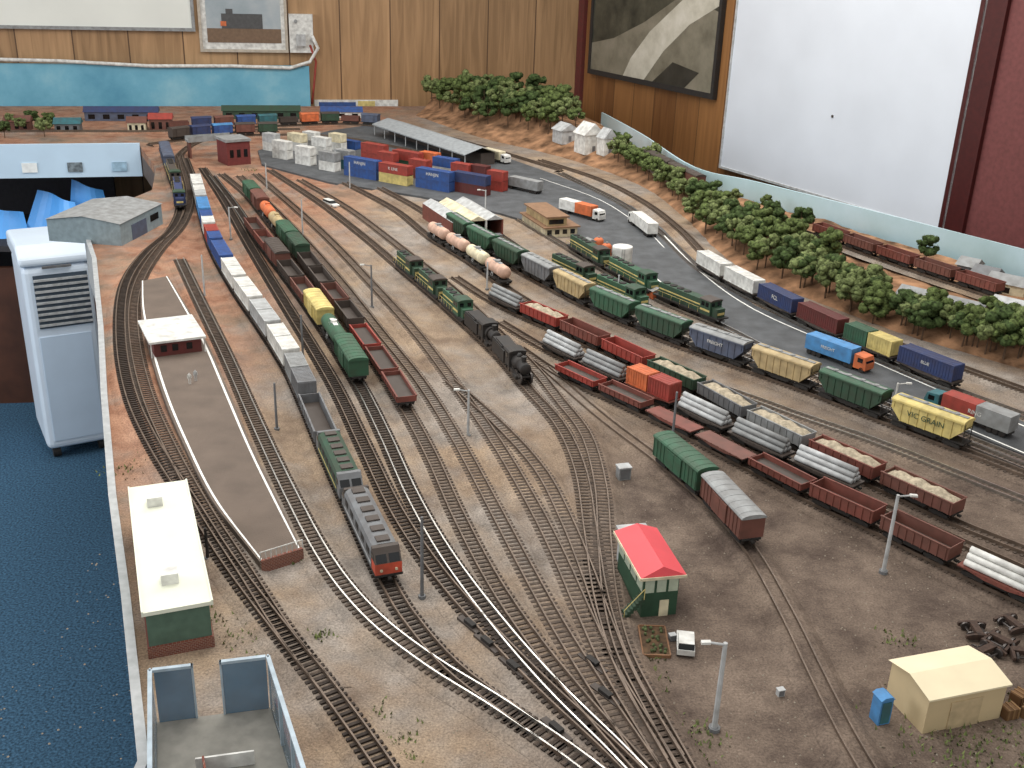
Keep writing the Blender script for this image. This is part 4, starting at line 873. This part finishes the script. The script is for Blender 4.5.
for i,(q,c) in enumerate((((623,478),'grey'),((780,695),'lgrey'),((672,640),'mgrey'))):
    g=P(*q); t=thing('relay_cabinet',['grey trackside cabinet left of the green van','small pale cabinet in open ground left of cream shed','grey box between the car and signal box'][i],'cabinet',Vector((g.x,g.y,T)),.3)
    k=1 if i==0 else .4
    MB().box(-.009*k,.009*k,-.007*k,.007*k,0,.018*k).build('body',pm(c),t); MB().box(-.010*k,.010*k,-.008*k,.008*k,.018*k,.020*k).build('lid',pm('lgrey'),t); MB().box(-.007*k,.007*k,-.0076*k,-.007*k,.002*k,.016*k).build('door',pm('mgrey'),t)
# ---------------------------------------------------------------- lamps
def lamp(q,top,arm,col,label,r=.0022):
    g=P(*q); h=hpx(q[0],q[1],top); t=thing('yard_lamp',label,'lamp post',Vector((g.x,g.y,T)),0,'yard lamp posts')
    MB().cyl((0,0,0),(0,0,h),r,r*.75,8).build('pole',pm(col),t); MB().cyl((0,0,0),(0,0,.004),r*2,r*2,8).build('base',pm('mgrey'),t)
    for s in arm:
        MB().cyl((0,0,h-.002),(s*.016,0,h),r*.4,r*.4,6).build('arm',pm(col),t)
        MB().ext([(s*.014,h-.001),(s*.023,h-.0015),(s*.023,h+.001),(s*.014,h+.0015)],-.0022,.0022,'y').build('lamp_head',pm('white'),t)
lamp((714,730),643,(-1,),'lgrey','tall pale lamp post in front of the white car',.003)
lamp((883,573),495,(1,),'lgrey','tall pale lamp post beside the red wagon train',.0028)
lamp((422,598),517,(),'mgrey','tall dark lamp post right of the orange-nosed locomotive')
lamp((277,430),383,(),'mgrey','dark lamp post beside the container train locomotives')
lamp((468,437),390,(-1,),'lgrey','pale lamp post in the middle of empty yard tracks')
lamp((303,358),315,(),'mgrey','lamp post left of the yellow van')
lamp((372,308),265,(-1,),'mgrey','lamp post between red wagons and green locomotives')
lamp((205,298),255,(),'lgrey','lamp post beside the upper end of the platform')
lamp((231,240),207,(1,),'lgrey','lamp post at the left of the brown wagons')
lamp((303,238),200,(),'lgrey','lamp post in front of white containers')
lamp((267,190),163,(),'lgrey','farthest lamp post near the brick building')
lamp((671,452),392,(),'mgrey','lamp post among the pipe wagons')
lamp((893,410),383,(1,),'white','short white lamp post by the grain train')
lamp((617,305),275,(),'lgrey','lamp post among depot locomotives')
lamp((487,290),262,(),'lgrey','lamp post beside the cream tankers')
lamp((350,190),162,(),'lgrey','lamp post before the left of the container rows')
lamp((485,225),190,(-1,),'lgrey','lamp post above the engine shed')
lamp((957,268),248,(),'white','white post near the right backdrop joint')
lamp((208,560),528,(),'black','slim black signal post left of the platform end')
# ---------------------------------------------------------------- trees
fol=[mat('foliage_a',(.35,.40,.23),.95,0,.5,140,1,350,spec=.15),mat('foliage_b',(.43,.47,.30),.95,0,.5,140,1,350,spec=.15),mat('foliage_c',(.27,.33,.19),.95,0,.5,140,1,350,spec=.15)]
trunkm=mat('trunk',(.35,.27,.20),.9)
def treeproto(seed,m,h=.1):
    rnd=random.Random(seed); bm=bmesh.new(); cs=[]
    for i in range(20):
        a=rnd.uniform(0,2*PI); z=rnd.uniform(.040,.085); rr=.030*math.sqrt(rnd.random())*(1-((z-.058)/.035)**2*.6); cs.append((Vector((rr*math.cos(a),rr*math.sin(a),z)),rnd.uniform(.008,.0135)))
    for c,r in cs:
        g=bmesh.ops.create_icosphere(bm,subdivisions=2,radius=r,matrix=Matrix.Translation(c))
        for v in g['verts']:
            dd=(v.co-c).normalized(); v.co+=dd*noise.noise(v.co*220+Vector((seed,0,0)))*.006; v.co.z=c.z+(v.co.z-c.z)*.85
    for f in bm.faces: f.smooth=True
    for k_ in range(1300):
        c,r=rnd.choice(cs); dd=Vector((rnd.gauss(0,1),rnd.gauss(0,1),rnd.gauss(0,1)*.85)).normalized(); p=c+dd*r*rnd.uniform(.9,1.2)
        u=Vector((rnd.gauss(0,1),rnd.gauss(0,1),rnd.gauss(0,1))).normalized()*.0017; w=u.cross(dd).normalized()*.0013
        vs=[bm.verts.new(p-u),bm.verts.new(p+w),bm.verts.new(p+u)]; bm.faces.new(vs)
    me=bpy.data.meshes.new('foliage'); bm.to_mesh(me); bm.free(); me.materials.append(m)
    mb=MB(); mb.cyl((0,0,-.01),(.002,0,.036),.0022,.0015,7)
    for c,r in cs[:6]: mb.cyl((.002,0,.030),tuple(c),.0011,.0007,5)
    return me,mb.mesh('trunk',trunkm)
protos=[treeproto(i,fol[i%3]) for i in range(6)]
def tree(g,s,label,group,i=None):
    if g is None: return
    i=random.randrange(6) if i is None else i; t=thing('tree',label,'tree',g,random.uniform(0,6.28),group); t.scale=(s*random.uniform(.95,1.15),s,s*random.uniform(.85,1.1))
    link('foliage',protos[i][0],t); link('trunk',protos[i][1],t)
belt=[(692,222),(705,232),(722,240),(735,250),(750,258),(765,268),(782,278),(800,288),(790,268),(825,298),(850,312),(872,325),(898,336),(912,334),(928,346),(945,350),(962,346),(985,354),(1003,358),(1018,358),(718,222),(745,238),(770,250),(760,240),(710,212),
 (697,208),(730,228),(752,246),(778,260),(812,284),(806,270),(835,292),(860,305),(845,300),(885,318),(870,308),(905,326),(925,330),(950,338),(972,346),(995,350),(1012,346),(1030,356),(775,238),(790,250),(820,268)]
b2=belt+[(x+random.uniform(-9,9),y+random.uniform(-7,2)) for x,y in belt]
for i,q in enumerate(b2): tree(GH(*q),random.uniform(.74,.96),'rounded bushy green tree in the belt behind the roadside container train','tree belt on the bank')
for i,(q,s,lb) in enumerate((((800,236),.95,'tall loose tree standing in front of pale backdrop centre'),((925,266),.85,'dark spreading tree near the right backdrop joint'),((733,205),.6,'small pale tree against the backdrop left part'),((765,212),.5,'tiny pale tree right of the small pale tree by backdrop'),((690,188),.55,'small tree at the backdrop bend'),((655,168),.5,'little tree against the curved backdrop start'),((1000,340),.9,'bushy tree at right edge of the tree belt'),((985,332),.8,'tree right of the low pale-roofed shed'))): tree(G(*q),s,lb,'single trees near the backdrop')
hl=[(425,105),(440,108),(452,112),(462,104),(470,112),(478,100),(485,115),(492,106),(500,118),(505,104),(512,112),(520,122),(525,108),(532,116),(540,126),(545,112),(552,122),(560,116),(535,104),(515,100),(498,98),(468,98),(575,128),(548,134),(528,130),(508,126),(488,124),
 (432,101),(446,102),(458,99),(474,106),(490,99),(508,108),(522,114),(536,122),(550,130),(562,126),(572,118),(482,108),(495,112),(516,118),(530,100),(548,106),(562,108),(465,118),(478,122)]
for q in hl: tree(GH(*q),random.uniform(.95,1.25),'dense dark green tree on the wooded hill in the rear corner','trees on the rear hill')
ml=[(614,158),(625,166),(637,172),(648,180),(660,188),(672,196),(684,204),(622,156),(640,164),(665,180),(680,192),(630,162),(655,176),(690,212),(675,188),(650,168),(612,150),(618,162),(632,168),(645,174),(658,183),(668,190),(678,200)]
for q in ml: tree(GH(*q),random.uniform(.68,.92),'bushy tree on the bank between white houses and the long tree belt','trees on the bank bend')
for q in [(12,130),(22,132),(40,133),(5,138),(50,130),(32,128),(45,137)]: tree(P(*q),random.uniform(.6,.85),'small tree on the far left section before the sky board','trees rear left')
mb=MB()
for (px,py,n,sp) in ((682,738,160,.035),(655,690,40,.03),(320,635,40,.012),(395,745,60,.03),(370,715,40,.02),(300,560,20,.01),(650,655,30,.02),(225,480,20,.02),(900,640,40,.02),(330,700,30,.02),(760,470,10,.01),(250,170,30,.03),(215,620,30,.02),(985,755,420,.09),(240,640,40,.03),(125,470,40,.03)):
    c=P(px,py)
    for _ in range(n):
        x=c.x+random.gauss(0,sp/2);y=c.y+random.gauss(0,sp/2);a=random.uniform(0,6.28);h=random.uniform(.002,.006); dx,dy=math.cos(a)*.0014,math.sin(a)*.0014
        mb.add([(x-dx,y-dy,T),(x+dx,y+dy,T),(x+dy*2,y-dx*2,T+h)],[(0,1,2)])
tag(mb.build('weeds',mat('weeds',(.42,.46,.26),.9,0,.4,200)),'scattered green weeds growing on the scenic ground','weeds',kind='stuff')
mb=MB()
for _ in range(3500):
    x=random.uniform(-.5,.9);y=random.uniform(.75,1.8);r=random.uniform(.0005,.0015); M=Matrix.Translation((x,y,T))@Matrix.Rotation(random.uniform(0,3),4,'Z'); mb.add([(-r,0,0),(0,-r,0),(r,0,0),(0,r,0),(0,0,r)],[(0,1,4),(1,2,4),(2,3,4),(3,0,4)],M)
tag(mb.build('loose_stones',mat('stones',(.58,.54,.48),.9)),'scattered small stones on the foreground dirt','stones',kind='stuff')
for i,q in enumerate(((487,648),(513,672),(556,735),(592,668),(605,700),(470,630))):
    g=P(*q); t=thing('point_motor','dark point motor box lying beside the bottom centre junction tracks','point motor',Vector((g.x,g.y,T+.0035)),-.9,'point motors')
    MB().box(-.02,.02,-.004,.004,0,.004).build('base',pm('dark'),t); MB().box(-.008,.008,-.0032,.0032,.004,.008).build('housing',darkm,t)
def figure(g,rz,label,shirt,trous):
    s=.021/1.75; me=bpy.data.meshes.new('person'); V=[(0,0,.95),(0,0,1.2),(0,0,1.42),(0,0,1.52),(0,0,1.66),(.1,0,.88),(.11,.0,.5),(.11,0,.08),(.11,-.1,.03),(-.1,0,.88),(-.11,0,.5),(-.11,0,.08),(-.11,-.1,.03),(.2,0,1.4),(.26,0,1.12),(.27,-.05,.86),(-.2,0,1.4),(-.26,0,1.12),(-.27,-.05,.86)]
    E=[(0,1),(1,2),(2,3),(3,4),(0,5),(5,6),(6,7),(7,8),(0,9),(9,10),(10,11),(11,12),(2,13),(13,14),(14,15),(2,16),(16,17),(17,18)]
    rad=[.15,.15,.15,.06,.11,.1,.07,.05,.045,.1,.07,.05,.045,.065,.05,.04,.065,.05,.04]
    me.from_pydata([tuple(c*s for c in v) for v in V],E,[]); o=link('person',me,None,g,rz); md=o.modifiers.new('skin','SKIN')
    if not me.skin_vertices: 
        bm=bmesh.new(); bm.from_mesh(me); bm.verts.layers.skin.verify(); bm.to_mesh(me); bm.free()
    for v,r in zip(me.skin_vertices[0].data,rad): v.radius=(r*s,r*s)
    me.skin_vertices[0].data[0].use_root=True
    o.modifiers.new('sub','SUBSURF').levels=1; me.materials.append(pm(shirt)); return tag(o,label,'person')
for q,l,c in (((190,384),'tiny standing figure in white clothes on the platform','white'),((196,381),'tiny standing figure in grey clothes on the platform','lgrey')):
    g=P(q[0],q[1],pz); figure(g,.5,l,c,c)
# ---------------------------------------------------------------- cooler and surroundings
A=P(50,462,-T);C=P(114,450,-T); w=(C-A).length; rz=math.atan2(C.y-A.y,C.x-A.x); h=hpx(50,462,250,-T); d=.28
t=thing('evaporative_cooler','white portable evaporative cooler standing on the blue carpet','cooler',Vector((A.x,A.y,0)),rz)
cw=mat('cooler_white',(.86,.91,.96),.35,0,.03,10); cb=mat('cooler_pale',(.79,.86,.93),.4,0,.03,10)
mb=MB(); mb.box(0,w,0,d,.04,h-.06); o=mb.build('body',cw,t); bv=o.modifiers.new('b','BEVEL'); bv.width=.02; bv.segments=3
mb=MB(); mb.ext([(-.005,h-.06),(d+.005,h-.06),(d+.005,h),(.05,h),(-.005,h-.03)],-.006,w+.006,'x'); o=mb.build('top_cover',cw,t); bv=o.modifiers.new('b','BEVEL'); bv.width=.012; bv.segments=3
MB().box(.03,w-.015,-.004,.0,h*.64,h*.88).build('grille_recess',mat('grille_dark',(.25,.30,.35),.5),t)
for i in range(9):
    z=h*.65+i*h*.0255; MB().box(.03,w-.015,-.010,-.004,z,z+.007).build('louvre',pm('lgrey'),t)
MB().box(.025,w-.025,-.004,0,h*.10,h*.60).build('front_panel',cb,t)
MB().box(.06,w-.06,-.012,-.005,h*.91,h*.92).build('control_strip',pm('mgrey'),t)
for x in (.03,w-.03):
    for y in (.04,d-.04): MB().cyl((x-.012,y,.022),(x+.012,y,.022),.022,.022,14).build('caster',pm('black'),t)
A=P(-160,408,-T);C=P(118,400,-T); dd=C-A
tag(MB().box(0,dd.length,0,.02,0,T-.42).build('timber_panel',mat('dark_timber',(.32,.19,.13),.5,0,.3,8),None,False,Vector((A.x,A.y,0)),math.atan2(dd.y,dd.x)),'dark brown timber support panel under the far left section','panel')
tag(MB().box(-.9,dd.length-.02,.45,.47,T-.6,T-.11).build('recess_shade_sheet',mat('recess_shade_grey',(.20,.20,.23),.8),None,False,Vector((A.x,A.y,0)),math.atan2(dd.y,dd.x)),'dark grey sheet standing in for the shade under the far left section','board')  # dark sheet gives the shade under the baseboard as a colour
g=P(58,240,-.33); tag(MB().box(-.7,.26,-.10,.5,-.02,0).build('storage_shelf',mat('shelf_dark',(.20,.19,.20),.7),None,False,g,.05),'dark shelf under the far left section holding blue sheets','shelf')
for i,(dx,dy,w_,h_,tilt,ang) in enumerate(((-.03,.02,.24,.16,.35,-.25),(.09,.08,.16,.20,.15,.2),(-.20,.0,.18,.10,.6,.1))):
    vs=[];fs=[];n=8
    for a in range(n+1):
        for b in range(n+1):
            u=a/n;v=b/n; vs.append(((u-.5)*w_*(1-.35*v),v*h_*tilt+.012*math.sin(u*6+i),v*h_*(1-.2*u)))
    for a in range(n):
        for b in range(n): fs.append((a*(n+1)+b,(a+1)*(n+1)+b,(a+1)*(n+1)+b+1,a*(n+1)+b+1))
    o=MB().add(vs,fs).build('blue_plastic_sheet',mat('sheet_blue',(.34,.66,.96),.4,0,.1,8),None,False,g+Vector((dx,dy,0)),ang); md=o.modifiers.new('s','SOLIDIFY'); md.thickness=.003
    tag(o,['broad folded blue sheet standing in the far left recess','tall blue sheet leaning right of the broad folded one','low crumpled blue sheet left of the broad folded one'][i],'plastic sheet')
# ---------------------------------------------------------------- lights, camera
def area(name,loc,size,pw,col,target):
    l=bpy.data.lights.new(name,'AREA'); l.shape='RECTANGLE'; l.size,l.size_y=size; l.energy=pw; l.color=col
    o=bpy.data.objects.new(name,l); COL.objects.link(o); o.location=loc; o.rotation_euler=(Vector(target)-Vector(loc)).to_track_quat('-Z','Y').to_euler(); return o
area('ceiling_light',(0.3,3.2,2.75),(2.2,1.0),42,(1,.96,.90),(0.3,2.7,0))
area('ceiling_light',(-.4,1.4,2.8),(1.8,1.0),27,(1,.96,.91),(-.2,1.5,0))
area('left_side_light',(-3.6,1.6,2.2),(1.6,1.4),48,(.92,.95,1),(0,2.2,1))  # cool area light from the far left, no window built there
wd=bpy.data.worlds.new('w'); bpy.context.scene.world=wd; wd.use_nodes=True; wd.node_tree.nodes['Background'].inputs[0].default_value=(.98,.98,.97,1); wd.node_tree.nodes['Background'].inputs[1].default_value=.78
cam=bpy.data.cameras.new('camera'); co=bpy.data.objects.new('camera',cam); COL.objects.link(co)
cam.sensor_width=36; cam.lens=FPX/1024*36; cam.clip_start=.02
M=Matrix((( RI.x,UP.x,-Fw.x),(RI.y,UP.y,-Fw.y),(RI.z,UP.z,-Fw.z))).to_4x4(); M.translation=CAM; co.matrix_world=M
bpy.context.scene.camera=co
bpy.context.scene.view_settings.view_transform='Standard'
